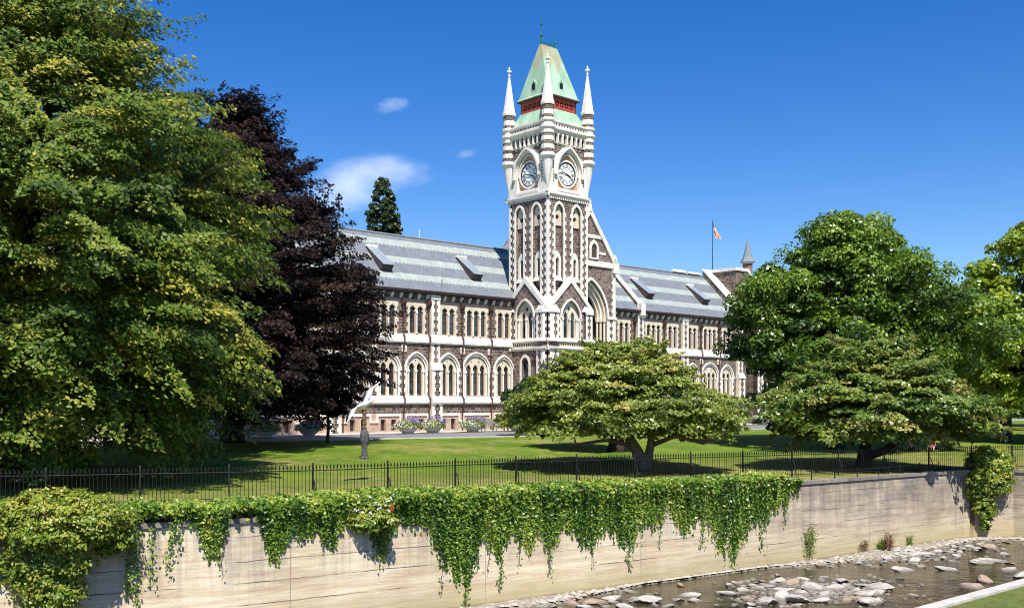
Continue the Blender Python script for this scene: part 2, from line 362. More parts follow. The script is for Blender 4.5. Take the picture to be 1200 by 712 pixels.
class MB:
    def __init__(s): s.v = []; s.f = []; s.m = []; s.mats = []; s.cur = 0; s.o = Vector((0, 0, 0)); s.b = FRONT
    def use(s, m):
        if m not in s.mats: s.mats.append(m)
        s.cur = s.mats.index(m); return s
    def frame(s, o=(0, 0, 0), b=FRONT): s.o = Vector(o); s.b = b; return s
    def P(s, u, v, w): return s.o + s.b[0]*u + s.b[1]*v + s.b[2]*w
    def face(s, idx): s.f.append(tuple(idx)); s.m.append(s.cur)
    def plate(s, outer, holes=(), w0=0., w1=-.1, back=False, rim=True):
        """flat plate in the (u,v) frame, front at w0 and back at w1, with openings"""
        loops = [outer]+list(holes); flat = [p for l in loops for p in l]
        n0 = len(s.v)
        for (u, v) in flat: s.v.append(s.P(u, v, w0))
        for (u, v) in flat: s.v.append(s.P(u, v, w1))
        T = len(flat)
        for tr in tessellate_polygon([[Vector((u, v, 0)) for u, v in l] for l in loops]):
            a, b, c = [flat[i] for i in tr]
            ar = (b[0]-a[0])*(c[1]-a[1])-(b[1]-a[1])*(c[0]-a[0])
            if abs(ar) < 1e-9: continue
            tr = tr if ar > 0 else tr[::-1]
            s.face([n0+i for i in tr])
            if back: s.face([n0+T+i for i in tr[::-1]])
        if rim:
            k = 0
            for li, l in enumerate(loops):
                n = len(l); A = sum(l[i][0]*l[(i+1) % n][1]-l[(i+1) % n][0]*l[i][1] for i in range(n))
                ccw = A > 0
                for i in range(n):
                    a, b = k+i, k+(i+1) % n
                    q = [n0+a, n0+T+a, n0+T+b, n0+b]
                    if (ccw and li == 0) or (not ccw and li > 0): pass
                    else: q = q[::-1]
                    s.face(q)
                k += n
        return s
    def box(s, u0, u1, v0, v1, w0, w1):
        c = [s.P(u, v, w) for w in (w0, w1) for v in (v0, v1) for u in (u0, u1)]
        n = len(s.v); s.v += c
        for q in ((0, 1, 3, 2), (5, 4, 6, 7), (1, 5, 7, 3), (4, 0, 2, 6), (2, 3, 7, 6), (4, 5, 1, 0)): s.face([n+i for i in q])
        return s
    def prism(s, prof, u0, u1):
        """profile of (w, v) points swept along u"""
        n = len(prof); k = len(s.v)
        for u in (u0, u1):
            for (w, v) in prof: s.v.append(s.P(u, v, w))
        for i in range(n):
            j = (i+1) % n; s.face((k+i, k+j, k+n+j, k+n+i))
        s.face([k+i for i in range(n)][::-1]); s.face([k+n+i for i in range(n)])
        return s
    def tube(s, pts, rad, n=8, cap=True):
        pts = [Vector(p) for p in pts]
        if isinstance(rad, (int, float)): rad = [rad]*len(pts)
        k0 = len(s.v)
        up = Vector((0, 0, 1)); prev = None
        for i, p in enumerate(pts):
            t = (pts[min(i+1, len(pts)-1)]-pts[max(i-1, 0)])
            if t.length < 1e-9: t = Vector((0, 0, 1))
            t.normalize()
            x = prev if prev is not None else (Vector((1, 0, 0)) if abs(t.x) < .9 else Vector((0, 1, 0)))
            x = (x-t*x.dot(t)).normalized(); prev = x; y = t.cross(x)
            for a in range(n):
                th = 2*PI*a/n; s.v.append(p+(x*math.cos(th)+y*math.sin(th))*rad[i])
        for i in range(len(pts)-1):
            for a in range(n):
                b = (a+1) % n; s.face((k0+i*n+a, k0+i*n+b, k0+(i+1)*n+b, k0+(i+1)*n+a))
        if cap:
            s.face([k0+a for a in range(n)][::-1]); s.face([k0+(len(pts)-1)*n+a for a in range(n)])
        return s
    def lathe(s, prof, c=(0, 0), n=16, z0=0):
        return s.tube([(c[0], c[1], z+z0) for r, z in prof], [max(r, .001) for r, z in prof], n)
    def build(s, name, parent=None, smooth=False, label=None):
        me = D.meshes.new(name); me.from_pydata([tuple(v) for v in s.v], [], s.f)
        for m in s.mats: me.materials.append(MT[m] if isinstance(m, str) else m)
        if s.mats: me.polygons.foreach_set('material_index', s.m)
        if smooth: me.polygons.foreach_set('use_smooth', [True]*len(s.f))
        me.update(); o = D.objects.new(name, me); link(o, parent)
        if label: o['label'] = label
        return o
def lathe(mb, prof, c=(0, 0), n=16):
    # profile with possible repeated z (rings) -> explicit rings
    k0 = len(mb.v)
    for r, z in prof:
        for a in range(n):
            th = 2*PI*(a+.5)/n; mb.v.append(Vector((c[0]+r*math.cos(th), c[1]+r*math.sin(th), z)))
    for i in range(len(prof)-1):
        for a in range(n):
            b = (a+1) % n; mb.face((k0+i*n+a, k0+i*n+b, k0+(i+1)*n+b, k0+(i+1)*n+a))
    mb.face([k0+(len(prof)-1)*n+a for a in range(n)])
    mb.face([k0+a for a in range(n)][::-1])
    return mb
def arch(cx, hw, z0, zs, za, n=7, close=True):
    """pointed arch outline: up the right jamb, over the point, down the left"""
    r = za-zs; R = (hw*hw+r*r)/(2*hw); pts = []
    if close: pts.append((cx-hw, z0)); pts.append((cx+hw, z0))
    am = math.asin(min(1, r/R)) if R >= r else PI-math.asin(r/R)
    if R < hw*1.0001: am = PI/2
    am = math.atan2(r, R-hw) if R > hw else math.atan2(r, -(hw-R))
    for i in range(n+1):
        a = am*i/n; pts.append((cx-(R-hw)+R*math.cos(a), zs+R*math.sin(a)))
    for i in range(n-1, -1, -1):
        a = am*i/n; pts.append((cx+(R-hw)-R*math.cos(a), zs+R*math.sin(a)))
    return pts
def arch_band(cx, hw, zs, za, t, n=8):
    o = arch(cx, hw+t, 0, zs, za+t*1.15, n, False); i = arch(cx, hw, 0, zs, za, n, False)
    return o+i[::-1]
def circle(cx, cz, r, n=20): return [(cx+r*math.cos(2*PI*i/n), cz+r*math.sin(2*PI*i/n)) for i in range(n)]
def teeth(x_in, sgn, z0, z1, a=.10, b=.26, step=.36, ph=0):
    """toothed edge running up from z0 to z1: list of points (outer side)"""
    pts = []; z = z0; k = ph
    while z < z1-1e-4:
        z2 = min(z+step, z1); x = x_in+sgn*(b if k % 2 else a)
        pts += [(x, z), (x, z2)]; z = z2; k += 1
    return pts
def toothed_strip(x0, x1, z0, z1, l=(0, 0), r=(0, 0), step=.36, ph=0):
    R = teeth(x1, 1, z0, z1, r[0], r[1], step, ph); Lf = teeth(x0, -1, z0, z1, l[0], l[1], step, ph)
    return R+Lf[::-1]
def lerp(a, b, t): return a+(b-a)*t
def interp(x, tab):
    if x <= tab[0][0]: return tab[0][1]
    for (a, b), (c, d) in zip(tab, tab[1:]):
        if x <= c: return lerp(b, d, (x-a)/(c-a))
    return tab[-1][1]
def px(x, Y): return (x-600)/1200*Y           # photo column -> X at depth Y
def pz(y, Y): return EYE-(y-472)/1200*Y       # photo row -> height at depth Y

# ------------------------------------------------------------------ terrain
WALL = [(-120, -40), (-40, 11), (-22, 22.2), (-13.6, 27.2), (-10.7, 28.75), (-7.8, 30.3), (-1.6, 34.4), (4.9, 39.0), (12.3, 44.2), (18, 48.5), (22.9, 52.0), (25.6, 52.3), (28.5, 50.2), (45, 56), (120, 90)]
def wall_at(X):
    for (a, b), (c, d) in zip(WALL, WALL[1:]):
        if a <= X <= c: return lerp(b, d, (X-a)/(c-a))
    return WALL[-1][1]
def ground_z(t):
    return interp(t, [(0, -1.02), (6, -.98), (14, -.85), (22, -.6), (32, -.22), (40, -.13), (60, -.12), (5000, -.12)])
def lawn_z(X, Y): return ground_z(Y-wall_at(X))
xs = sorted(set([p[0] for p in WALL]+[-4000, -800, -300, 300, 800, 4000]+[-30+i*2. for i in range(0, 38)]))
def wy(X):
    if X < -120: return -40
    if X > 120: return 90
    return wall_at(X)
ts = [0, 1.5, 3, 6, 10, 14, 18, 22, 27, 32, 36, 40, 50, 70, 120, 400, 5000]
m = MB().use('lawn'); nx = len(xs)
for t in ts:
    for X in xs: m.v.append(Vector((X, wy(X)+t+.15, ground_z(t))))
for j in range(len(ts)-1):
    for i in range(nx-1):
        a = j*nx+i; m.face((a, a+1, a+nx+1, a+nx))
tag(m.build('lawn', smooth=True), kind='structure')
# near bank: kerb line, level strip, slope up to where the camera stands
K0 = Vector((12.4, 31.4)); KD = Vector((.75, .66)).normalized(); KN = Vector((KD.y, -KD.x))
def bank_pt(s, t, z): p = K0+KD*s+KN*t; return Vector((p.x, p.y, z))
m = MB().use('bankgrass'); S = [-120, -60, -30, -15, -5, 0, 4, 8, 12, 20, 40]; Tt = [(.46, -3.93), (4.2, -3.9), (7, -3.0), (12.2, .55), (16, .75), (60, .8), (400, .8)]
for (t, z) in Tt:
    for s in S: m.v.append(bank_pt(s, t, z))
for j in range(len(Tt)-1):
    for i in range(len(S)-1):
        a = j*len(S)+i; m.face((a, a+len(S), a+len(S)+1, a+1))
tag(m.build('river_bank', smooth=True), kind='structure')
m = MB().use('concrete')
for s0 in range(-60, 40, 3):
    g = .015
    c = [bank_pt(s, t, z) for z in (-5.2, -3.85) for (s, t) in ((s0+g, 0), (s0+3-g, 0), (s0+3-g, .45), (s0+g, .45))]
    n = len(m.v); m.v += c
    for q in ((0, 3, 2, 1), (4, 5, 6, 7), (0, 1, 5, 4), (1, 2, 6, 5), (2, 3, 7, 6), (3, 0, 4, 7)): m.face([n+i for i in q])
tag(m.build('bank_kerb'), kind='structure')
m = MB().use('water'); m.v += [Vector(p) for p in ((-120, -60, -4.5), (140, -60, -4.5), (140, 95, -4.5), (-120, 95, -4.5))]; m.face((0, 1, 2, 3))
tag(m.build('river_water'), kind='structure')
m = MB().use('gravel'); m.v += [Vector(p) for p in ((-120, -60, -5.1), (140, -60, -5.1), (140, 95, -5.1), (-120, 95, -5.1))]; m.face((0, 1, 2, 3))
tag(m.build('river_bed'), kind='structure')
# gravel shoal rising a little out of the water along the wall foot
random.seed(3)
m = MB().use('gravel'); rows = []
for X in [-2+i*.5 for i in range(0, 56)]:
    Yw = wall_at(X)
    wdt = interp(X, [(-2, .8), (1, 1.3), (3.5, .4), (5, .05), (10.5, .05), (12.5, 1.0), (16, 2.0), (19, 1.6), (22, .9), (26, .9)])
    row = []
    for k, f in enumerate((0, .3, .6, .85, 1.0)):
        h = (-4.42, -4.40, -4.44, -4.50, -4.62)[k]+random.uniform(-.06, .06)-(.25 if 4.5 < X < 10.5 else 0)
        row.append(Vector((X+f*wdt*.55+random.uniform(-.1, .1), Yw-.02-f*wdt*.85+random.uniform(-.1, .1)*(k > 0), h)))
    rows.append(row)
for r in rows: m.v += r
for j in range(len(rows)-1):
    for i in range(4):
        a = j*5+i; m.face((a, a+1, a+6, a+5))
tag(m.build('gravel_shoal', smooth=True), kind='structure')

# ------------------------------------------------------------------ building frame
FD = Vector((.743, .669)).normalized(); FN = Vector((.669, -.743)).normalized(); F0 = Vector((-11.13, 87.3))
RZ = math.atan2(FD.y, FD.x)
def fac(s, p=0, z=0): q = F0+FD*s+FN*p; return Vector((q.x, q.y, z))
# path in front of the building, following it
m = MB().use('asphalt'); pts = []
for s, a, b in [(-120, 3, 10), (-40, 3.2, 9.5), (-27, 3.4, 9.8), (-14, 3.6, 12.0), (-4, 3.8, 14), (3, 4.2, 15.5), (15, 5.5, 15.0), (30, 4.5, 15.5), (45, 4.4, 12.5), (60, 4.2, 11.5), (90, 4, 11), (140, 4, 11)]:
    pts.append((fac(s, a), fac(s, b)))
for a, b in pts:
    m.v += [Vector((a.x, a.y, -.105)), Vector((b.x, b.y, max(-.135, lawn_z(b.x, b.y)+.02)))]
for i in range(len(pts)-1): m.face((2*i, 2*i+1, 2*i+3, 2*i+2))
# middle subdivision keeps the sheet just above the lawn
tag(m.build('path'), kind='structure')
m = MB().use('concrete')
for i in range(len(pts)-1):
    (a, b), (c, d) = pts[i], pts[i+1]
    for (p, q, o) in ((b, d, -.18),):
        za = max(-.135, lawn_z(p.x, p.y)+.02); zb = max(-.135, lawn_z(q.x, q.y)+.02)
        n2 = Vector((FN.x, FN.y, 0))*.16
        k = len(m.v)
        m.v += [Vector((p.x, p.y, za+.06)), Vector((q.x, q.y, zb+.06)), Vector((q.x, q.y, zb+.06))+n2, Vector((p.x, p.y, za+.06))+n2,
                Vector((p.x, p.y, za-.2)), Vector((q.x, q.y, zb-.2)), Vector((q.x, q.y, zb-.2))+n2, Vector((p.x, p.y, za-.2))+n2]
        for f_ in ((0, 3, 2, 1), (0, 1, 5, 4), (3, 7, 6, 2)): m.face([k+i_ for i_ in f_])
tag(m.build('path_kerb'), kind='structure')
m = MB().use('concrete')
m.v += [fac(-60, 0, -.09), fac(-60, 3.3, -.085), fac(100, 4.4, -.085), fac(100, 0, -.09)]; m.face((0, 1, 2, 3))
tag(m.build('pavement'), kind='structure')

B = empty('university_building', fac(0), RZ)
tag(B, 'long gothic dark stone building with white trim, banded slate roof and tall clock tower', 'building')
S0, ST0, S1, S2 = -36.0, 15.4, 53.0, 84.0
win = [(c, k) for c, k in [(3.68, 2), (.69, 2), (-2.4, 2), (7.24, 2), (10.52, 3), (13.89, 2), (30.83, 2), (35.62, 3), (38.85, 2), (42.35, 2), (45.57, 3), (48.82, 2)]]
for k in range(3):
    b0 = -4.9-10.3*k
    win += [(b0-1.95, 2), (b0-5.1, 3), (b0-8.4, 2)]
butt = [5.64, -4.9, -15.2, -25.5, 33.3, 40.89, 51.2]
def up_lights(cx, k): return [cx+(i-(k-1)/2)*.82 for i in range(k)]
def lo_lights(cx, k): return [cx+(i-(k-1)/2)*.82 for i in range(k)]
def wing_wall(name, a, b):
    w_ = [(c, k) for c, k in win if a < c < b]
    m = MB().use('basalt')
    holes = []
    for c, k in w_:
        hw = .41*k+.02
        holes.append([(c-hw, 8.48), (c+hw, 8.48), (c+hw, 10.98), (c-hw, 10.98)])
        hw = .41*k+.17
        holes.append(arch(c, hw, 3.05, 5.35, 6.72 if k == 3 else 6.55))
    m.plate([(a, 1.5), (b, 1.5), (b, 12.2), (a, 12.2)], holes, 0, -.6)
    m.use('pink')
    bh = []
    for c, k in w_:
        for d in ((-.55, .55) if k == 2 else (-.95, .0, .95)):
            bh.append([(c+d-.26, .05), (c+d+.26, .05), (c+d+.26, 1.0), (c+d-.26, 1.0)])
    m.plate([(a, -.3), (b, -.3), (b, 1.5), (a, 1.5)], bh, .06, -.5)
    m.use('pink').box(a, b, 11.17, 11.45, .035, .0)
    return m.build(name, B)
wing_wall('wall', S0, ST0); wing_wall('wall', 20.6, S1)
# gable ends and back so the wings are closed
m = MB().use('basalt')
for x0, x1 in ((S0, S1),):
    m.frame((0, 10.4, 0), (Vector((-1, 0, 0)), Vector((0, 0, 1)), Vector((0, 1, 0)))).plate([(-x1, -.3), (-x0, -.3), (-x0, 12.2), (-x1, 12.2)], (), 0, -.3)
m.frame((S0, 0, 0), LEFT).plate([(-10.4, -.3), (0, -.3), (0, 12.2), (-5.2, 17.7), (-10.4, 12.2)], (), 0, -.3)
m.frame((S1, 0, 0), RIGHT).plate([(0, -.3), (10.4, -.3), (10.4, 12.2), (5.2, 17.7), (0, 12.2)], (), 0, -.3)
m.build('back_wall', B)
PB = []; PK = []
for a, b in ((S0, ST0), (20.6, S1)):
    for c, k in win:
        if a < c < b:
            for d in ((-.55, .55) if k == 2 else (-.95, .0, .95)):
                if not PB: m = MB().use('glass').box(-.27, .27, .03, 1.02, -.24, -.3); m.use('sash').box(-.27, .27, .5, .54, -.2, -.24); m.box(-.02, .02, .03, 1.02, -.2, -.24); PB.append(m.build('basement_window', B)); o = PB[0]
                else: o = copy_tree(PB[0], B)
                o.location = (c+d, 0, 0)
# courses
def course(name, matn, prof, spans):
    m = MB().use(matn)
    for a, b in spans: m.prism(prof, a, b)
    return m.build(name, B)
sp = [(S0, ST0-.45), (27.9, S1)]
course('string_course', 'white', [(-.02, 7.62), (.14, 7.62), (.2, 7.72), (.2, 7.92), (.045, 8.42), (-.02, 8.42)], sp)
course('ground_sill_course', 'white', [(-.02, 2.32), (.16, 2.32), (.26, 2.42), (.26, 2.56), (.06, 3.02), (-.02, 3.02)], sp)
# eaves: brackets, gutter, fascia
for a, b in sp:
    m = MB().use('gutter').prism([(-.02, 11.98), (.34, 11.98), (.34, 12.06), (.56, 12.08), (.60, 12.27), (.55, 12.29), (-.02, 12.29)], a, b)
    m.use('basalt').box(a, b, 11.5, 11.98, .06, .005)
    m.build('gutter', B)
    x = a+.5
    while x < b:
        if x > -9:
            if not PK: PK.append(MB().use('white').prism([(.06, 11.52), (.16, 11.55), (.24, 11.74), (.33, 11.80), (.33, 11.96), (.06, 11.96)], -.12, .12).build('eaves_bracket', B)); o = PK[0]
            else: o = copy_tree(PK[0], B)
            o.location = (x, 0, 0)
        x += .96
# stepped white band over the plinth
for a, b in sp:
    cs = sorted([c for c, k in win if a < c < b]); ks = {c: k for c, k in win}
    m = MB().use('white')
    brk = []
    for c in cs: brk.append((c-(.41*ks[c]+.45), c+(.41*ks[c]+.45)))
    pts_t = [(a, 1.28)]; 
    for i, (l, r) in enumerate(brk):
        m.box(l, r, 1.28, 1.5, .16, .05)
        m.box(l, l+.16, .86, 1.28, .16, .062); m.box(r-.16, r, .86, 1.28, .16, .062)
        nl = brk[i+1][0] if i+1 < len(brk) else b
        if nl-r < 3 and nl > r+.05: m.box(r, nl, .72, .86, .17, .062); m.box(r-.16, r, .72, .86, .17, .062); m.box(nl, nl+.16, .72, .86, .17, .062)
        if i == 0 and l-a < 4: m.box(a, l+.16, .72, .86, .17, .062)
    m.build('plinth_band', B)
# small carved blocks between the ground windows
m = MB().use('cream')
for c, k in win:
    for sgn in (1,):
        nx_ = c+1.65
        if any(abs(nx_-b) < 1.0 for b in butt) or 14.6 < nx_ < 30: continue
        m.prism([(.01, 6.85), (.10, 6.85), (.10, 7.25), (.01, 7.45)], nx_-.26, nx_+.26)
        m.box(nx_-.12, nx_+.12, 7.2, 7.42, .09, .012)
m.build('carved_block', B)

def make_up_window(k):
    """rectangular cream surround with k trefoil-headed lights"""
    hw = .41*k+.10
    outer = teeth(hw, 1, 8.4, 11.16, 0, .13, .34)+teeth(-hw, -1, 8.4, 11.16, 0, .13, .34)[::-1]
    lights = []
    for x in up_lights(0, k):
        p = [(x-.31, 8.52), (x+.31, 8.52), (x+.31, 10.36), (x+.24, 10.46), (x+.31, 10.58), (x+.28, 10.76), (x+.15, 10.82), (x, 10.96), (x-.15, 10.82), (x-.28, 10.76), (x-.31, 10.58), (x-.24, 10.46), (x-.31, 10.36)]
        lights.append(p)
    w = MB().use('cream').plate(outer, lights, .05, -.24).build('upper_window', B)
    m = MB().use('glass').box(-.40*k, .40*k, 8.45, 11.0, -.2, -.3); m.build('pane', w)
    m = MB().use('sash')
    for x in up_lights(0, k):
        m.box(x-.31, x-.26, 8.52, 10.95, -.14, -.21); m.box(x+.26, x+.31, 8.52, 10.95, -.14, -.21)
        m.box(x-.26, x+.26, 8.52, 8.62, -.14, -.21); m.box(x-.26, x+.26, 9.62, 9.69, -.135, -.21)
    m.build('sash', w)
    m = MB().use('white')
    for x in [(i-(k-2)/2)*.82 for i in range(k-1)]:
        m.tube([(x, -.10, 8.5), (x, -.10, 8.6), (x, -.10, 8.62), (x, -.10, 10.2), (x, -.10, 10.22), (x, -.10, 10.42)], [.08, .08, .055, .055, .10, .10], 8)
    m.build('colonnette', w)
    return w
def make_lo_window(k):
    hw = .41*k+.17; za = 6.72 if k == 3 else 6.55
    t = .2
    ring_out = arch(0, hw+t, 3.0, 5.35, za+t*1.2, 8)
    # outer outline with toothed jambs
    R = teeth(hw+t, 1, 3.0, 5.35, 0, .18, .36); Lf = teeth(-hw-t, -1, 3.0, 5.35, 0, .18, .36)
    outline = R+arch(0, hw+t, 3.0, 5.35, za+t*1.2, 8, False)+Lf[::-1]
    w = MB().use('white').plate(outline, [arch(0, hw, 3.01, 5.35, za, 8)], .04, -.03)
    w.use('white').plate(arch_band(0, hw+t+.02, 5.2, za+t*1.2, .13), (), .15, .0)
    w = w.build('arched_window', B)
    lights = [arch(x, .29, 3.08, 5.45, 5.95, 4) for x in lo_lights(0, k)]
    orb = [circle(0, 6.12, .085, 8)] if k == 2 else [circle(-.42, 6.17, .09, 8), circle(.42, 6.17, .09, 8)]
    m = MB().use('cream').plate(arch(0, hw, 3.01, 5.35, za, 8), lights+orb, -.10, -.34); m.build('tracery', w)
    MB().use('glass').box(-hw, hw, 3.0, 6.4, -.3, -.4).build('pane', w)
    m = MB().use('sash')
    for x in lo_lights(0, k):
        m.box(x-.29, x-.24, 3.08, 5.9, -.24, -.305); m.box(x+.24, x+.29, 3.08, 5.9, -.24, -.305); m.box(x-.24, x+.24, 3.08, 3.2, -.24, -.305); m.box(x-.24, x+.24, 4.4, 4.47, -.24, -.305)
    m.build('sash', w)
    m = MB().use('white')
    for x in [(i-k/2)*.82 for i in range(0, k+1)]:
        m.tube([(x, -.0+.02, 3.05), (x, .02, 3.2), (x, .02, 3.22), (x, .02, 5.1), (x, .02, 5.12), (x, .02, 5.34)], [.11, .11, .075, .075, .13, .13], 8)
    m.build('colonnette', w)
    return w
protoU = {k: make_up_window(k) for k in (2, 3)}; protoL = {k: make_lo_window(k) for k in (2, 3)}
used = set()
for c, k in win:
    for nm, P_ in (('u', protoU), ('l', protoL)):
        o = P_[k] if (nm, k) not in used else copy_tree(P_[k], B)
        used.add((nm, k)); o.location = (c, 0, 0)
# buttresses
def make_buttress(x):
    m = MB().use('basalt')
    def body(z0, z1, hw, d):
        m.use('basalt').box(x-hw, x+hw, z0, z1, d, .0)
        for sg in (-1, 1):
            a = toothed_strip(x-hw if sg < 0 else x+hw-.24, x-hw+.24 if sg < 0 else x+hw, z0, z1, (0, 0) if sg < 0 else (0, .13), (0, .13) if sg < 0 else (0, 0), .34, 0)
            m.use('white').plate(a, (), d+.03, d)
        m.frame((x-hw, 0, 0), LEFT); m.use('cream').plate([(0, z0), (d+.03, z0), (d+.03, z1), (0, z1)], (), .02, 0)
        m.frame((x+hw, 0, 0), RIGHT); m.use('cream').plate([(-d-.03, z0), (0, z0), (0, z1), (-d-.03, z1)], (), .02, 0)
        m.frame()
    body(-.3, 5.3, .56, .48)
    m.use('white').prism([(0, 5.3), (.57, 5.3), (.57, 5.5), (.28, 6.0), (0, 6.0)], x-.60, x+.60)
    body(6.0, 11.5, .48, .24)
    m.use('white').prism([(0, 7.6), (.38, 7.6), (.44, 7.72), (.44, 7.95), (.26, 8.45), (0, 8.45)], x-.54, x+.54)
    m.use('white').prism([(0, 2.3), (.64, 2.3), (.70, 2.42), (.70, 2.6), (.52, 3.0), (0, 3.0)], x-.60, x+.60)
    m.use('white').prism([(0, 11.5), (.28, 11.5), (.33, 11.6), (.33, 11.97), (0, 11.97)], x-.54, x+.54)
    return m.build('buttress', B)
for x in butt: make_buttress(x)
# downpipes with hoppers
for x in [2.2, 4.95, 8.78, 12.2-.0, 32.45, 37.35, 43.85, 47.2, -3.95, -12.5, -22]:
    m = MB().use('pipe'); y = -.14
    m.tube([(x, y-.05, 11.9), (x, y-.05, 11.3)], .07, 8)
    m.frame().prism([(.06, 10.9), (.26, 10.9), (.36, 11.1), (.36, 11.4), (.06, 11.4)], x-.19, x+.19)
    m.tube([(x, y, 11.0), (x, y, 8.5), (x, y-.22, 8.2), (x, y-.22, 7.5), (x, y, 7.3), (x, y, 3.1), (x, y-.25, 2.8), (x, y-.25, 2.2), (x, y-.05, 2.0), (x, y-.05, 0)], .065, 8)
    m.build('downpipe', B)
# main roof
def roof_piece(a, b, name='roof', y0=-.45, y1=10.85, ridge=5.2, z0=12.2, zr=17.85):
    m = MB().use('slate'); k = 0
    th = .12
    for (ya, yb, za, zb, flip) in ((y0, ridge, z0, zr, 0), (y1, ridge, z0, zr, 1)):
        n = len(m.v)
        for z_ in (0, -th):
            m.v += [Vector((a, ya, za+z_)), Vector((b, ya, za+z_)), Vector((b, yb, zb+z_)), Vector((a, yb, zb+z_))]
        q = [(0, 1, 2, 3), (7, 6, 5, 4), (0, 4, 5, 1), (0, 3, 7, 4), (1, 5, 6, 2)]
        for f_ in q: m.face([n+i for i in (f_[::-1] if flip else f_)])
    o = m.build(name, B)
    MB().use('lead').tube([(a, ridge, zr+.03), (b, ridge, zr+.03)], .11, 8).build('ridge_cap', o)
    return o
rfL = roof_piece(S0-.2, ST0+3.5); rfR = roof_piece(24.6, S1-.2)
def on_roof(y): return 12.2+(y+.45)*(17.85-12.2)/5.65
def skylight(x, par):
    ya, yb = 1.25, 3.45
    m = MB().use('lead'); sl = (17.85-12.2)/5.65
    m.use('slot')  # sides coloured dark for the shaded void under the raised pane
    for dx0, dx1, hb, ht, mt in ((-.58, .58, .60, .08, 'lead'),):
        n = len(m.v)
        m.v += [Vector((x+dx0, ya, on_roof(ya)-.02)), Vector((x+dx1, ya, on_roof(ya)-.02)), Vector((x+dx1, yb, on_roof(yb)-.02)), Vector((x+dx0, yb, on_roof(yb)-.02)),
                Vector((x+dx0, ya-hb*.7, on_roof(ya)+hb*.75)), Vector((x+dx1, ya-hb*.7, on_roof(ya)+hb*.75)), Vector((x+dx1, yb-ht*.7, on_roof(yb)+ht*.75)), Vector((x+dx0, yb-ht*.7, on_roof(yb)+ht*.75))]
        for q in ((0, 1, 5, 4), (1, 2, 6, 5), (2, 3, 7, 6), (3, 0, 4, 7)): m.face([n+i for i in q])
        m.use('black'); m.face([n+i for i in (4, 5, 6, 7)])
    o = m.build('skylight', par)
    g = MB().use('skyglass')
    h0, h1 = .63, .11
    a = Vector((x-.56, ya-h0*.7-.04, on_roof(ya)+h0*.75)); b = Vector((x+.56, a.y, a.z)); c = Vector((x+.56, yb-h1*.7, on_roof(yb)+h1*.75+.02)); d = Vector((x-.56, c.y, c.z))
    nrm = Vector((0, -sl, 1)).normalized()
    n = len(g.v); g.v += [a, b, c, d, a+nrm*.06, b+nrm*.06, c+nrm*.06, d+nrm*.06]
    for q in ((4, 5, 6, 7), (0, 1, 5, 4), (1, 2, 6, 5), (2, 3, 7, 6), (3, 0, 4, 7), (3, 2, 1, 0)): g.face([n+i for i in q])
    g.use('white'); g.frame().box(x-.6, x+.6, on_roof(yb)+.1, on_roof(yb)+.32, -yb+.22, -yb-.05)
    gg = g.build('skylight_glass', o) if False else g.build('glazing', par)
MT['skyglass'] = noisy('skylight_glass', (.24, .27, .30), (.33, .37, .39), 2, .2, 0, spec=.6)
for x in (1.3, 11.5, -9, -19): skylight(x, B)
for x in (36.3, 46.2): skylight(x, B)
# ridge and roof fittings
m = MB().use('white')
m.tube([(7.9, 5.2, 17.8), (7.9, 5.2, 18.75)], .035, 6); m.build('vent_rod', B)
m = MB().use('white').frame()
m.box(45.2, 47.6, 17.98, 18.28, -5.0, -5.4); m.box(48.0, 50.4, 17.98, 18.22, -5.0, -5.4); m.build('ridge_vent', B)
m = MB().use('lead').tube([(6.6, .1, 12.6), (6.6, .1, 13.5)], .07, 6); m.build('soil_vent', B)
# parapet fins running up the slope
def fin(x0, x1, ya, yb, lift, name='parapet_coping', core='basalt'):
    m = MB()
    za, zb = on_roof(ya), on_roof(yb)
    m.use(core).frame((x0+.08, 0, 0), LEFT)
    def slab(xa, xb, l0, l1, mt):
        m.use(mt); n = len(m.v)
        m.v += [Vector((xa, ya, za+l0)), Vector((xb, ya, za+l0)), Vector((xb, yb, zb+l0)), Vector((xa, yb, zb+l0)), Vector((xa, ya, za+l1)), Vector((xb, ya, za+l1)), Vector((xb, yb, zb+l1)), Vector((xa, yb, zb+l1))]
        for q in ((0, 1, 5, 4), (1, 2, 6, 5), (2, 3, 7, 6), (3, 0, 4, 7), (4, 5, 6, 7), (3, 2, 1, 0)): m.face([n+i for i in q])
    slab(x0+.06, x1-.06, -.3, lift, core); slab(x0, x1, lift, lift+.2, 'white')
    m.frame()
    m.use('white').box(x0-.06, x1+.06, za-.55, za+lift+.35, -ya+.25, -ya-.35)
    if yb < 5: m.box(x0-.15, x1+.15, zb+lift-.1, zb+lift+.3, -yb+.15, -yb-.35)
    return m.build(name, B)
fin(33.0, 33.6, -.35, 3.6, .4)
fin(51.0, 52.6, 1.2, 5.2, .75)
m = MB().use('basalt').frame((0, 1.3, 0), FRONT)
m.plate([(52.5, 12), (57.2, 12), (57.2, 15.3), (54.7, 18.35), (52.5, 18.35)], (), 0, -4.2, back=True)
m.use('white').plate([(57.5, 15.1), (57.5, 15.6), (54.95, 18.75), (52.3, 18.75), (52.3, 18.38), (54.72, 18.38), (57.2, 15.32), (57.2, 15.1)], (), .15, -4.3, back=True)
m.build('stub_gable', B)
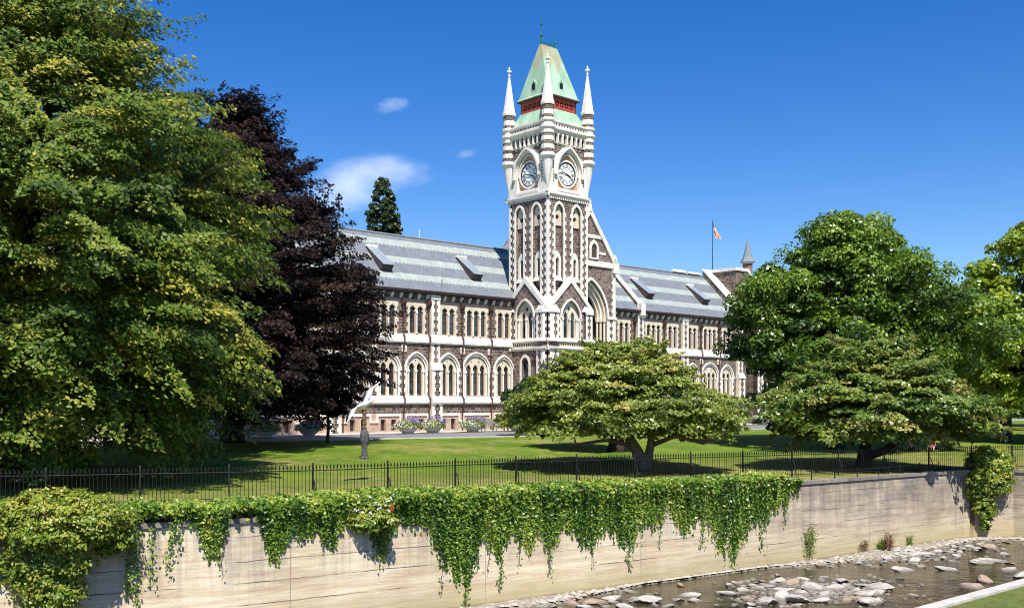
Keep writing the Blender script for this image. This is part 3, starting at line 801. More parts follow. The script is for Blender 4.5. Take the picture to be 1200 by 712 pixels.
# end pavilion with truncated gable and its hipped roof
S1p = 53.0
def pavilion():
    x0, x1, yf = S1p, 63.0, -1.4
    ws = [(x0+2.0, 2), (x0+5.0, 2), (x0+8.0, 2)]
    m = MB().use('basalt').frame((0, yf, 0), FRONT)
    holes = []
    for c, k in ws:
        holes.append([(c-.82, 8.48), (c+.82, 8.48), (c+.82, 10.98), (c-.82, 10.98)]); holes.append(arch(c, .99, 3.05, 5.35, 6.55))
    m.plate([(x0, -.3), (x1, -.3), (x1, 13.2), ((x0+x1)/2+.8, 18.3), ((x0+x1)/2-.8, 18.3), (x0, 13.2)], holes, 0, -.6)
    m.frame((x0, 0, 0), LEFT).plate([(-10, -.3), (1.4, -.3), (1.4, 13.2), (-10, 13.2)], (), 0, -.3)
    m.frame((x1, 0, 0), RIGHT).plate([(-1.4, -.3), (10, -.3), (10, 13.2), (-1.4, 13.2)], (), 0, -.3)
    m.build('pavilion_wall', B)
    m = MB().use('white').frame((0, yf, 0), FRONT)
    for (z0, z1) in ((7.62, 8.42), (2.32, 3.02)): m.prism([(-.02, z0), (.2, z0+.02), (.2, z0+.3), (.04, z1), (-.02, z1)], x0-.15, x1+.15)
    m.frame((x0, 0, 0), LEFT)
    for (z0, z1) in ((7.62, 8.42), (2.32, 3.02)): m.prism([(-.02, z0), (.2, z0+.02), (.2, z0+.3), (.04, z1), (-.02, z1)], -.02, 1.41)
    m.frame((0, yf, 0), FRONT)
    for sg, xx in ((1, x0), (-1, x1)): m.plate(toothed_strip(min(xx, xx+sg*.3), max(xx, xx+sg*.3), -.3, 13.2, (0, .0 if sg > 0 else .16), (0, .16 if sg > 0 else 0)), (), .04, 0)
    cx = (x0+x1)/2
    for sg in (-1, 1):
        a, b = cx+sg*5.1, cx+sg*.8; q = [(a, 13.0), (b, 18.2), (b, 18.75), (a-sg*.0, 13.55)]
        if sg > 0: q = q[::-1]
        m.plate(q[::-1] if sg < 0 else q[::-1], (), .2, -.5)
    m.box(cx-.85, cx+.85, 18.2, 18.7, .22, -.5)
    m.build('gable_coping', B)
    for c, k in ws:
        for P_ in (protoU, protoL):
            o = copy_tree(P_[2], B); o.location = (c, yf, 0)
    m = MB().use('slate'); n = 0
    y0, y1 = yf+.5, 12
    m.v += [Vector(p) for p in ((x0, y0, 13.1), (cx, y0, 18.2), (x1, y0, 13.1), (x0, y1, 13.1), (cx, y1, 18.2), (x1, y1, 13.1))]
    m.face((0, 1, 4, 3)); m.face((1, 2, 5, 4)); m.build('pavilion_roof', B)
pavilion()
# wing beyond the pavilion, mostly behind the trees
m = MB().use('basalt').frame()
ws2 = [(65.5+3.2*i, 2) for i in range(6)]
m.plate([(63, -.3), (S2, -.3), (S2, 12.2), (63, 12.2)], [[(c-.82, 8.48), (c+.82, 8.48), (c+.82, 10.98), (c-.82, 10.98)] for c, k in ws2]+[arch(c, .99, 3.05, 5.35, 6.55) for c, k in ws2], 0, -.6)
m.frame((S2, 0, 0), RIGHT).plate([(0, -.3), (10.4, -.3), (10.4, 12.2), (5.2, 17.7), (0, 12.2)], (), 0, -.3)
m.build('far_wing_wall', B)
for c, k in ws2:
    for P_ in (protoU, protoL):
        o = copy_tree(P_[2], B); o.location = (c, 0, 0)
course('string_course', 'white', [(-.02, 7.62), (.14, 7.62), (.2, 7.72), (.2, 7.92), (.045, 8.42), (-.02, 8.42)], [(63.2, S2)])
course('ground_sill_course', 'white', [(-.02, 2.32), (.16, 2.32), (.26, 2.42), (.26, 2.56), (.06, 3.02), (-.02, 3.02)], [(63.2, S2)])
roof_piece(58.2, S2+.2)
# slender turret with a lead spire
m = MB().use('red_brick'); cx_, cy_ = 60.1, 5.0
m.tube([(cx_, cy_, 15.5), (cx_, cy_, 20.3)], .62, 8)
m.use('white').tube([(cx_, cy_, 20.2), (cx_, cy_, 20.45)], [.72, .8], 8)
tt = m.build('turret', B)
MB().use('lead').tube([(cx_, cy_, 20.42), (cx_, cy_, 20.5), (cx_, cy_, 21.1), (cx_, cy_, 22.7), (cx_, cy_, 23.4)], [1.0, .92, .6, .18, .03], 8).build('spire', tt)
m = MB().use('white'); m.tube([(76, 5.2, 17.6), (76, 5.2, 19.9), (76, 5.2, 20.0), (76, 5.2, 20.3)], [.5, .5, .62, .3], 8); m.build('chimney', B)

# ------------------------------------------------------------------ clock tower
HW = 2.645; TC = Vector((ST0+HW, -4.43+HW, 0))
def place4(o, angs=(0, -90, 90, 180)):
    o.location = TC
    for a in angs[1:]:
        c = copy_tree(o, B); c.location = TC; c.rotation_euler = (0, 0, math.radians(a))
def tframe(m): return m.frame((0, -HW, 0), FRONT)
# shaft faces
m = tframe(MB().use('tower_basalt'))
bays = (-1.2, 1.0) 
bays = (-1.16, 1.16); bh = .56
m.plate([(-HW, 10.2), (HW, 10.2), (HW, 21.7), (-HW, 21.7)], [arch(c, bh, 12.2, 20.15, 20.95, 6) for c in bays], 0, -.42)
for c in bays: m.plate([(c-.7, 12), (c+.7, 12), (c+.7, 21.2), (c-.7, 21.2)], [[(c-.16, 14.3), (c+.16, 14.3), (c+.16, 15.9), (c-.16, 15.9)], circle(c, 19.72, .2, 10)], -.38, -.5)
m.use('white')
for c in bays:
    R = teeth(c+bh+.17, 1, 12.2, 20.1, 0, .16, .36); Lf = teeth(c-bh-.17, -1, 12.2, 20.1, 0, .16, .36)
    m.plate(R+arch(c, bh+.17, 0, 20.15, 21.2, 6, False)+Lf[::-1], [arch(c, bh-.02, 12.21, 20.15, 20.93, 6)], .07, -.05)
for sg in (-1, 1):
    xx = sg*HW; a = toothed_strip(min(xx, xx-sg*.2), max(xx, xx-sg*.2), 10.2, 21.4, (0, .16) if sg > 0 else (0, 0), (0, .16) if sg < 0 else (0, 0))
    m.plate(a, (), .05, -.02)
# string + dentils under the clock stage
m.use('white').prism([(0, 21.5), (.12, 21.5), (.28, 21.72), (.28, 21.9), (0, 21.9)], -HW-.28, HW+.28)
x = -HW
while x < HW: m.box(x, x+.13, 21.3, 21.5, .14, .0); x += .27
m.use('slot').box(-HW, HW, 21.28, 21.5, .04, 0)
place4(m.build('tower_wall', B))
for c in bays:
    m = tframe(MB())
    m.use('cream').plate(arch(c, bh-.03, 18.95, 20.15, 20.9, 6), [circle(c, 19.72, .25, 12), circle(c, 20.4, .09, 8)], -.24, -.38)
    m.use('white').plate(arch(c, bh-.08, 13.9, 15.7, 16.6, 6), [arch(c, .2, 14.3, 15.7, 16.0, 5)], -.22, -.38)
    m.use('white').prism([(-.38, 13.8), (-.05, 13.8), (-.2, 14.12), (-.38, 14.12)], c-bh+.03, c+bh-.03)
    m.use('glass').box(c-.24, c+.24, 14.2, 16.1, -.46, -.49); m.box(c-.25, c+.25, 19.5, 19.98, -.44, -.49)
    place4(m.build('tower_lancet', B))
# lower stage: gabled weathering with a big two-light window on each face
e = .36
m = tframe(MB().use('tower_basalt'))
bw = arch(0, 1.22, 8.35, 10.55, 12.0, 9)
lowr = arch(0, .5, 4.2, 6.0, 6.7, 6)
m.plate([(-HW-e, -.3), (HW+e, -.3), (HW+e, 10.75), (.0, 13.7), (-HW-e, 10.75)], [bw, lowr], e, -.05)
m.use('white')
for sg in (-1, 1):
    q = [(sg*(HW+e), 10.75), (sg*(HW+e), 11.25), (0, 14.25), (0, 13.65)]
    if sg < 0: q = q[::-1]
    m.plate(q, (), e+.12, -.0)
m.plate(arch_band(0, 1.22, 10.3, 12.0, .16, 9), (), e+.13, e-.01)
R = teeth(1.38, 1, 8.3, 10.4, 0, .18, .36); Lf = teeth(-1.38, -1, 8.3, 10.4, 0, .18, .36)
m.plate(R+[(1.2, 10.4)]+[(1.2, 8.3)], (), e+.03, e-.02); m.plate([(-1.2, 8.3)]+[(-1.2, 10.4)]+Lf[::-1], (), e+.03, e-.02)
m.prism([(0, 8.1), (e+.2, 8.1), (e+.2, 8.22), (e+.03, 8.4), (0, 8.4)], -HW-e-.2, HW+e+.2)
m.prism([(0, 7.3), (e+.1, 7.3), (e+.22, 7.45), (e+.22, 7.58), (0, 7.58)], -HW-e-.22, HW+e+.22)
m.use('cream').box(-HW-e-.03, HW+e+.03, 7.58, 8.1, e+.05, 0)
m.use('slot'); x = -HW-e+.15
while x < HW+e-.1: m.box(x, x+.13, 7.72, 7.96, e+.062, e+.05); x += .3
m.use('white').plate(arch(0, .72, 4.0, 6.0, 7.0, 6), [arch(0, .5, 4.21, 6.0, 6.7, 6)], e+.06, e-.02)
m.use('white').prism([(0, 2.3), (e+.3, 2.3), (e+.3, 2.6), (e+.04, 3.0), (0, 3.0)], -HW-e-.3, HW+e+.3)
place4(m.build('tower_base_wall', B), (0, -90, 90))
m = tframe(MB().use('cream'))
m.plate(arch(0, 1.2, 8.38, 10.55, 11.97, 9), [arch(-.46, .27, 8.5, 10.4, 10.95, 5), arch(.46, .27, 8.5, 10.4, 10.95, 5), circle(0, 11.2, .2, 10)], e-.22, e-.36)
m.use('white')
for x in (-.92, 0, .92, -1.1, 1.1): m.tube([(x, -HW-e+.12, 8.4), (x, -HW-e+.12, 10.1), (x, -HW-e+.12, 10.12), (x, -HW-e+.12, 10.38)], [.08, .08, .14, .14], 8)
m.use('glass').box(-1.2, 1.2, 8.35, 11.7, .03, .0); m.box(-.5, .5, 4.2, 6.6, .03, 0)
place4(m.build('tower_window', B), (0, -90, 90))
# corner piers, broached back to the square corners
m = MB(); ang0 = PI/8
pr = 1.12; pcx, pcy = -HW+.42, -HW+.42
ring = [(pcx+pr*math.cos(ang0+i*PI/4), pcy+pr*math.sin(ang0+i*PI/4)) for i in range(8)]
for i in range(8):
    a = Vector((*ring[i], 0)); b = Vector((*ring[(i+1) % 8], 0)); mid = (a+b)/2-Vector((pcx, pcy, 0))
    if mid.x > .3 or mid.y > .3: continue
    U = (b-a).normalized(); Nn = mid.normalized(); Wd = (b-a).length
    if U.cross(Vector((0, 0, 1))).dot(Nn) < 0: pass
    m.frame(a, (U, Vector((0, 0, 1)), Nn)).use('tower_basalt').plate([(0, -.3), (Wd, -.3), (Wd, 10.8), (0, 10.8)], (), 0, -.1)
    for z0, z1 in ((3.0, 7.3), (8.4, 10.8)):
        for sg in (0, 1):
            q = toothed_strip(0 if not sg else Wd-.2, .2 if not sg else Wd, z0, z1, (0, 0) if not sg else (0, .13), (0, .13) if not sg else (0, 0), .32, i % 2)
            m.use('white' if sg else 'white').plate(q, (), .035, 0)
    m.use('white').prism([(0, 8.08), (.24, 8.08), (.24, 8.22), (.05, 8.4), (0, 8.4)], -.08, Wd+.08)
    m.use('white').prism([(0, 7.28), (.14, 7.3), (.26, 7.45), (.26, 7.6), (0, 7.6)], -.09, Wd+.09)
    m.use('white').prism([(0, 2.28), (.3, 2.28), (.3, 2.6), (.04, 3.0), (0, 3.0)], -.1, Wd+.1)
    m.use('white').prism([(0, 10.7), (.14, 10.75), (.14, 11.05), (0, 11.05)], -.05, Wd+.05)
m.frame(); m.use('white')
k = len(m.v); top = []
for (x, y) in ring: m.v.append(Vector((pcx+(x-pcx)*1.06, pcy+(y-pcy)*1.06, 11.0)))
for (x, y) in ring:
    m.v.append(Vector((lerp(pcx, x, .62)+.0, lerp(pcy, y, .62), 11.75)))
m.v.append(Vector((-HW+.12, -HW+.12, 12.9)))
for i in range(8):
    j = (i+1) % 8; m.face((k+i, k+j, k+8+j, k+8+i)); m.face((k+8+i, k+8+j, k+16))
place4(m.build('corner_pier', B), (0, 90, -90))
# clock stage
m = tframe(MB().use('white'))
ck = arch(0, 1.42, 22.35, 24.1, 25.85, 10)
m.plate([(-HW, 21.88), (HW, 21.88), (HW, 26.45), (-HW, 26.45)], [ck], .1, -.3)
m.plate(arch_band(0, 1.62, 23.7, 26.2, .17, 10), (), .34, .09)
m.plate(arch_band(0, 1.30, 23.7, 25.65, .12, 10), (), .02, -.2)
m.box(-1.95, -1.6, 23.55, 23.75, .36, .1); m.box(1.6, 1.95, 23.55, 23.75, .36, .1)
m.prism([(.1, 22.1), (.16, 22.1), (.16, 22.3), (.1, 22.38)], -1.5, 1.5)
m.use('tower_basalt')
for sg in (-1, 1):
    q = [(sg*1.32, 25.75), (sg*2.2, 25.2), (sg*2.2, 26.4), (sg*.55, 26.4)]
    if sg < 0: q = q[::-1]
    m.plate(q, (), .13, .1)
    z = 22.9
    while z < 25.1:
        m.box(sg*2.0-.07, sg*2.0+.07, z, z+.16, .125, .1); z += .3
m.use('tan').plate(arch(0, 1.42, 22.35, 24.1, 25.85, 10), (), -.22, -.3)
# corbel arcade
m.use('slot').box(-HW, HW, 26.45, 27.55, .02, -.2)  # dark backing paints the shade inside the arcade slots
m.use('white')
n_sl = 7; wdt = (2*HW-1.1)/n_sl
hol = [arch(-HW+.55+wdt*(i+.5), wdt*.36, 26.5, 27.1, 27.45, 4) for i in range(n_sl)]
m.plate([(-HW, 26.45), (HW, 26.45), (HW, 27.6), (-HW, 27.6)], hol, .26, .03)
for i in range(n_sl+1):
    xx = -HW+.55+wdt*i; m.prism([(.02, 26.2), (.12, 26.25), (.3, 26.55), (.3, 26.62), (.02, 26.62)], xx-.09, xx+.09)
m.prism([(0, 27.55), (.3, 27.55), (.46, 27.7), (.46, 27.86), (.3, 27.92), (.3, 28.3), (.42, 28.36), (.42, 28.52), (-.1, 28.52), (-.1, 27.55)], -HW-.3, HW+.3)
m.use('slot')
for i in range(13):
    xx = -HW+.5+i*(2*HW-1)/12; m.plate(circle(xx, 28.1, .09, 6), (), .312, .3)
place4(m.build('clock_stage_wall', B))
# clocks
def make_clock():
    m = MB().use('white').frame((0, -HW+.22, 23.85), FRONT)
    ring_o, ring_i = circle(0, 0, 1.32, 36), circle(0, 0, 1.14, 36)
    m.plate(ring_o, [ring_i], .14, -.0)
    ck_ = m.build('clock', B); ck_.location = TC
    m = MB().use('dial').frame((0, -HW+.22, 23.85), FRONT); m.plate(circle(0, 0, 1.1, 36), (), .05, .0); m.build('dial', ck_)
    m = MB().use('black').frame((0, -HW+.22, 23.85), FRONT)
    m.plate(circle(0, 0, 1.14, 36), [circle(0, 0, 1.03, 36)], .09, .05)
    m.plate(circle(0, 0, .66, 32), [circle(0, 0, .625, 32)], .06, .052)
    num = ['XII', 'I', 'II', 'III', 'IIII', 'V', 'VI', 'VII', 'VIII', 'IX', 'X', 'XI']
    def stroke(h, x0, y0, x1, y1, t):
        a = -2*PI*h/12; ca, sa = math.cos(a), math.sin(a)
        dx, dy = x1-x0, y1-y0; l = math.hypot(dx, dy); ox, oy = -dy/l*t, dx/l*t
        q = [(x0+ox, y0+oy), (x0-ox, y0-oy), (x1-ox, y1-oy), (x1+ox, y1+oy)]
        q = [(x*ca-y*sa, x*sa+y*ca) for x, y in q]
        A = sum(q[i][0]*q[(i+1) % 4][1]-q[(i+1) % 4][0]*q[i][1] for i in range(4))
        m.plate(q if A > 0 else q[::-1], (), .06+random.random()*.002, .052)
    for h, s in enumerate(num):
        ws_ = {'I': .075, 'V': .15, 'X': .15}; tot = sum(ws_[c] for c in s); x = -tot/2
        for c in s:
            w_ = ws_[c]; cx = x+w_/2
            if c == 'I': stroke(h, cx, .70, cx, .96, .021)
            if c == 'V': stroke(h, cx-.05, .96, cx, .70, .021); stroke(h, cx+.05, .96, cx, .70, .012)
            if c == 'X': stroke(h, cx-.05, .96, cx+.05, .70, .021); stroke(h, cx+.05, .96, cx-.05, .70, .012)
            x += w_
    m.build('numerals', ck_)
    def hand(name, a, l, w_, z):
        m = MB().use('black').frame((0, -HW+.22, 23.85), FRONT); ca, sa = math.sin(a), math.cos(a)
        q = [(-w_*.5, -.18), (w_*.5, -.18), (w_, l*.6), (0, l), (-w_, l*.6)]
        q = [(x*sa+y*ca, -x*ca+y*sa) for x, y in q]
        m.plate(q, (), z+.02, z); m.build(name, ck_)
    hand('minute_hand', 2*PI*47/60, .95, .05, .12); hand('hour_hand', 2*PI*3.78/12, .68, .07, .09)
    return ck_
ck = make_clock()
place4(ck)
# corner turrets and pinnacles
def ringed(c, segs, n=12):
    m = MB()
    for mt, prof in segs: m.use(mt); lathe(m, prof, c, n)
    return m
pinn = None
c = (-HW, -HW)
m = ringed(c, [('white', [(.04, 22.3), (.10, 22.45), (.32, 23.5), (.56, 24.95), (.58, 25.0)]), ('white', [(.66, 25.0), (.74, 25.1), (.74, 25.3), (.62, 25.42)]),
   ('tower_basalt', [(.60, 25.42), (.60, 25.75)]), ('white', [(.63, 25.75), (.63, 26.15)]), ('tower_basalt', [(.60, 26.15), (.60, 26.5)]), ('white', [(.63, 26.5), (.63, 26.9)]), ('tower_basalt', [(.60, 26.9), (.60, 27.2)]),
   ('white', [(.63, 27.2), (.63, 27.5), (.76, 27.7), (.76, 27.88), (.62, 27.95)]), ('white', [(.60, 27.95), (.60, 28.25), (.72, 28.35), (.72, 28.55), (.58, 28.62)]), ('tower_basalt', [(.56, 28.6), (.56, 28.9)]), ('white', [(.58, 28.9), (.58, 29.35)]), ('tower_basalt', [(.56, 29.35), (.56, 29.6)]), ('tower_basalt', [(.56, 29.6), (.56, 29.85)])])
pinn = m.build('corner_turret', B)
m = ringed(c, [('white', [(.66, 29.82), (.68, 29.95), (.68, 30.08), (.60, 30.14), (.34, 31.9), (.14, 33.3), (.09, 33.6), (.09, 33.7)])], 8)
m.build('pinnacle', pinn)
m = MB().use('white')
lathe(m, [(.09, 33.65), (.15, 33.72), (.09, 33.8), (.07, 33.95), (.16, 34.05), (.16, 34.15), (.05, 34.22), (.10, 34.4), (.05, 34.55), (.01, 34.6)], c, 8)
for dx, dy in ((.17, 0), (-.17, 0), (0, .17), (0, -.17)): m.tube([(c[0]+dx*.3, c[1]+dy*.3, 34.1), (c[0]+dx*1.3, c[1]+dy*1.3, 34.16)], [.05, .09], 6)
m.build('finial', pinn)
place4(pinn)
# copper roof
m = MB().use('copper'); hb = 2.62; ht = 1.86
def frustum(m, h0, z0, h1x, h1y, z1):
    k = len(m.v)
    m.v += [Vector((sx_*h0, sy_*h0, z0)) for sx_, sy_ in ((-1, -1), (1, -1), (1, 1), (-1, 1))]+[Vector((sx_*h1x, sy_*h1y, z1)) for sx_, sy_ in ((-1, -1), (1, -1), (1, 1), (-1, 1))]
    for i in range(4):
        j = (i+1) % 4; m.face((k+i, k+j, k+4+j, k+4+i))
    m.face((k+4, k+5, k+6, k+7)); m.face((k+3, k+2, k+1, k))
frustum(m, hb, 28.4, ht+.05, ht+.05, 29.95)
o = m.build('roof_skirt', B); o.location = TC
m = MB().use('copper')
frustum(m, 2.14, 31.22, 2.0, 2.0, 31.4); frustum(m, 2.0, 31.39, 1.05, .16, 36.45)
m.use('slot'); frustum(m, 2.16, 31.08, 2.14, 2.14, 31.22)
troof = m.build('tower_roof', B); troof.location = TC
for bfr, hx in (((Vector((1, 0, 0)), Vector((0, 0, 1)), Vector((0, -1, 0))), 0), ((Vector((0, -1, 0)), Vector((0, 0, 1)), Vector((-1, 0, 0))), 1), (RIGHT, 1)):
    m = MB().frame((0, 0, 0), bfr); wf = 1.64 if not hx else 1.82
    m.use('copper').plate([(-.32, 31.75), (.32, 31.75), (.32, 32.55), (0, 32.95), (-.32, 32.55)], (), wf+.12, wf-.9)
    m.use('black').plate([(-.2, 31.95), (.2, 31.95), (.2, 32.45), (0, 32.7), (-.2, 32.45)], (), wf+.14, wf+.12)
    m.build('dormer', troof)
m = MB().use('red_iron'); 
m.frame((0, -ht, 0), FRONT)
hol = [circle(-ht+.3+(2*ht-.6)*(i+.5)/5, 30.5, .27, 12) for i in range(5)]
m.plate([(-ht, 29.95), (ht, 29.95), (ht, 31.1), (-ht, 31.1)], hol, .0, -.1)
for h_ in range(5):
    cx = -ht+.3+(2*ht-.6)*(h_+.5)/5; m.plate(circle(cx, 30.5, .12, 8), (), -.01, -.06); m.box(cx-.02, cx+.02, 30.2, 30.8, -.02, -.05); m.box(cx-.26, cx+.26, 30.48, 30.52, -.02, -.05)
m.use('slot').box(-ht+.1, ht-.1, 29.95, 31.05, -.25, -.3)  # dark sheet as painted shade behind the pierced circles
ar = m.build('belfry_arcade', B); place4(ar)
m = MB().use('teal_iron'); z0 = 36.45
m.tube([(-.93, 0, z0-.1), (-.93, 0, z0+.8), (-.93, 0, z0+.85), (-.93, 0, z0+1.1), (-.93, 0, z0+1.12), (-.93, 0, z0+3.0)], [.10, .07, .17, .12, .05, .03], 8)
m.tube([(-1.12, 0, z0+1.9), (-.74, 0, z0+1.9)], .035, 6); m.tube([(-.93, -.19, z0+1.9), (-.93, .19, z0+1.9)], .035, 6)
m.tube([(.93, 0, z0-.1), (.93, 0, z0+.5), (.93, 0, z0+.55), (.93, 0, z0+.75), (.93, 0, z0+.77), (.93, 0, z0+1.6)], [.10, .07, .15, .1, .05, .03], 8)
m.tube([(.78, 0, z0+1.2), (1.08, 0, z0+1.35)], .035, 6); m.tube([(1.08, 0, z0+1.35), (1.0, 0, z0+1.62)], .03, 6)
for i in range(8):
    x = -.78+i*.223; m.tube([(x, 0, z0-.03), (x, 0, z0+.5)], .03, 5); m.tube([(x-.07, 0, z0+.36), (x, 0, z0+.5), (x+.07, 0, z0+.36)], .02, 5)
m.tube([(-.93, 0, z0+.08), (.93, 0, z0+.08)], .035, 6); m.tube([(-.93, 0, z0+.32), (.93, 0, z0+.32)], .03, 6)
o = m.build('iron_cresting', troof)

# ------------------------------------------------------------------ entrance gable beside the tower
yf = -1.5; ax = 24.0
m = MB().use('tower_basalt').frame((0, yf, 0), FRONT)
op = arch(24.2, 2.35, -.2, 10.9, 14.7, 12)
m.plate([(20.5, -.3), (27.85, -.3), (27.85, 16.2), (24.0, 21.2), (20.5, 16.8)], [op], 0, -.9)
m.frame((27.85, 0, 0), RIGHT).plate([(-1.5, -.3), (0, -.3), (9, 12), (9, 16.2), (-1.5, 16.2)], (), 0, -.3)
m.build('entrance_gable', B)
m = MB().use('white').frame((0, yf, 0), FRONT)
m.plate([(27.95, 15.9), (28.1, 16.5), (24.05, 21.9), (23.95, 21.9), (20.5, 17.5), (20.5, 16.8), (24.0, 21.25)], (), .2, -.9)
m.plate([(23.8, 21.5), (24.25, 21.5), (24.02, 22.4)], (), .25, -.3)
m.prism([(0, 16.05), (.16, 16.1), (.16, 16.5), (0, 16.65)], 20.7, 27.4)
m.prism([(0, 18.85), (.12, 18.9), (.12, 19.15), (0, 19.25)], 21.5, 25.8)
m.box(25.3, 26.4, 17.35, 17.6, .05, 0)
m.box(27.3, 28.15, 15.6, 16.6, .3, -.6); m.plate([(27.35, 16.6), (28.1, 16.6), (27.72, 17.5)], (), .2, -.4)
for k_, (hw_, za_, w_) in enumerate(((2.35, 14.7, .16), (2.1, 14.3, -.12), (1.86, 13.95, -.4), (1.62, 13.6, -.66))):
    m.use('white' if k_ % 2 == 0 else 'cream')
    m.plate(arch_band(24.2, hw_, 10.9, za_, .24, 12) if k_ == 0 else arch_band(24.2, hw_, 10.9, za_, .26, 12), (), w_, w_-.28)
    m.use('cream' if k_ else 'white')
    if k_:
        for sg in (-1, 1): m.tube([(24.2+sg*(hw_+.12), yf-w_+.1, -.2), (24.2+sg*(hw_+.12), yf-w_+.1, 10.6), (24.2+sg*(hw_+.12), yf-w_+.1, 10.62), (24.2+sg*(hw_+.12), yf-w_+.1, 10.95)], [.12, .12, .2, .2], 8)
m.use('white')
m.plate(toothed_strip(26.57, 26.95, -.3, 11.0, (0, 0), (0, .18)), (), .05, 0)
m.plate(toothed_strip(27.45, 27.85, -.3, 15.6, (0, .16), (0, 0)), (), .05, 0)
m.prism([(0, 10.85), (.14, 10.9), (.14, 11.05), (0, 11.15)], 26.57, 28.0)
# niche
m.plate(arch(24.6, .62, 16.8, 17.8, 18.75, 6), [arch(24.6, .42, 16.95, 17.75, 18.4, 6)], .16, 0)
m.use('slot').plate(arch(24.6, .42, 16.95, 17.75, 18.4, 6), (), .03, .01)  # niche hollow coloured as shade
m.build('entrance_arch', B)
m = MB().use('slot').frame((0, 5.0, 0), FRONT); m.box(20.8, 27.8, -.2, 16, 0, -.2)  # dark back sheet, the porch's inner shade put into its colour
m.use('cream').frame((27.2, 0, 0), LEFT).plate([(-5, -.2), (.7, -.2), (.7, 14), (-5, 14)], (), 0, -.1); m.build('porch_interior', B)
# gable roof over the entrance
m = MB().use('lead')
k = len(m.v)
m.v += [Vector(p) for p in ((27.75, -1.0, 16.1), (24.0, -1.0, 21.1), (20.4, -1.0, 16.6), (27.75, 9.4, 16.1), (24.0, 9.4, 21.1), (20.4, 9.4, 16.6))]
m.face((0, 1, 4, 3)[::-1]); m.face((1, 2, 5, 4)[::-1])
m.use('tower_basalt')
m.frame((0, 9.4, 0), FRONT).plate([(20.4, 10), (27.75, 10), (27.75, 16.1), (24, 21.1), (20.4, 16.6)], (), 0, -.3)
m.frame((20.6, 0, 0), LEFT).plate([(-9.4, 12), (1.0, 12), (1.0, 16.6), (-9.4, 16.6)], (), 0, -.2)
m.build('entrance_roof', B)

# ------------------------------------------------------------------ retaining wall
m = MB().use('wall')
for i in range(1, len(WALL)-1):
    (a, b), (c, d) = WALL[i], WALL[i+1]
    if a < -40 or c > 50: continue
    nseg = max(1, int(math.hypot(c-a, d-b)/3))
    for k in range(nseg):
        x0, y0, x1, y1 = lerp(a, c, k/nseg), lerp(b, d, k/nseg), lerp(a, c, (k+1)/nseg), lerp(b, d, (k+1)/nseg)
        dx, dy = x1-x0, y1-y0; l = math.hypot(dx, dy); nx_, ny_ = dy/l, -dx/l
        kk = len(m.v)
        m.v += [Vector((x0+nx_*.12, y0+ny_*.12, -5.2)), Vector((x1+nx_*.12, y1+ny_*.12, -5.2)), Vector((x1, y1, -1.14)), Vector((x0, y0, -1.14)),
                Vector((x1-nx_*.4, y1-ny_*.4, -1.14)), Vector((x0-nx_*.4, y0-ny_*.4, -1.14))]
        m.face((kk, kk+1, kk+2, kk+3)); m.face((kk+3, kk+2, kk+4, kk+5))
wall = m.build('retaining_wall')
tag(wall, 'tall board-marked cream concrete retaining wall rising from the river to the lawn', 'wall')
m = MB().use('coping')
for i in range(1, len(WALL)-1):
    (a, b), (c, d) = WALL[i], WALL[i+1]
    if a < -40 or c > 50: continue
    dx, dy = c-a, d-b; l = math.hypot(dx, dy); nx_, ny_ = dy/l, -dx/l
    ex, ey = dx/l*.01, dy/l*.01
    kk = len(m.v)
    for z in (-1.135, -.99):
        m.v += [Vector((a+nx_*.07+ex, b+ny_*.07+ey, z)), Vector((c+nx_*.07, d+ny_*.07, z)), Vector((c-nx_*.45, d-ny_*.45, z)), Vector((a-nx_*.45+ex, b-ny_*.45+ey, z))]
    for q in ((0, 3, 2, 1), (4, 5, 6, 7), (0, 1, 5, 4), (1, 2, 6, 5), (2, 3, 7, 6), (3, 0, 4, 7)): m.face([kk+j for j in q])
m.build('coping', wall)

# ------------------------------------------------------------------ iron fence
FT = [(-60, 81.5), (0, 81), (136, 78), (348, 74), (500, 69), (600, 65), (700, 62), (824, 58.8), (1000, 54), (1188, 49.7), (1300, 47)]
fpts = []
for xp in range(-60, 1300, 20):
    Y = 2640/interp(xp, FT); fpts.append(Vector((px(xp, Y), Y, 0)))
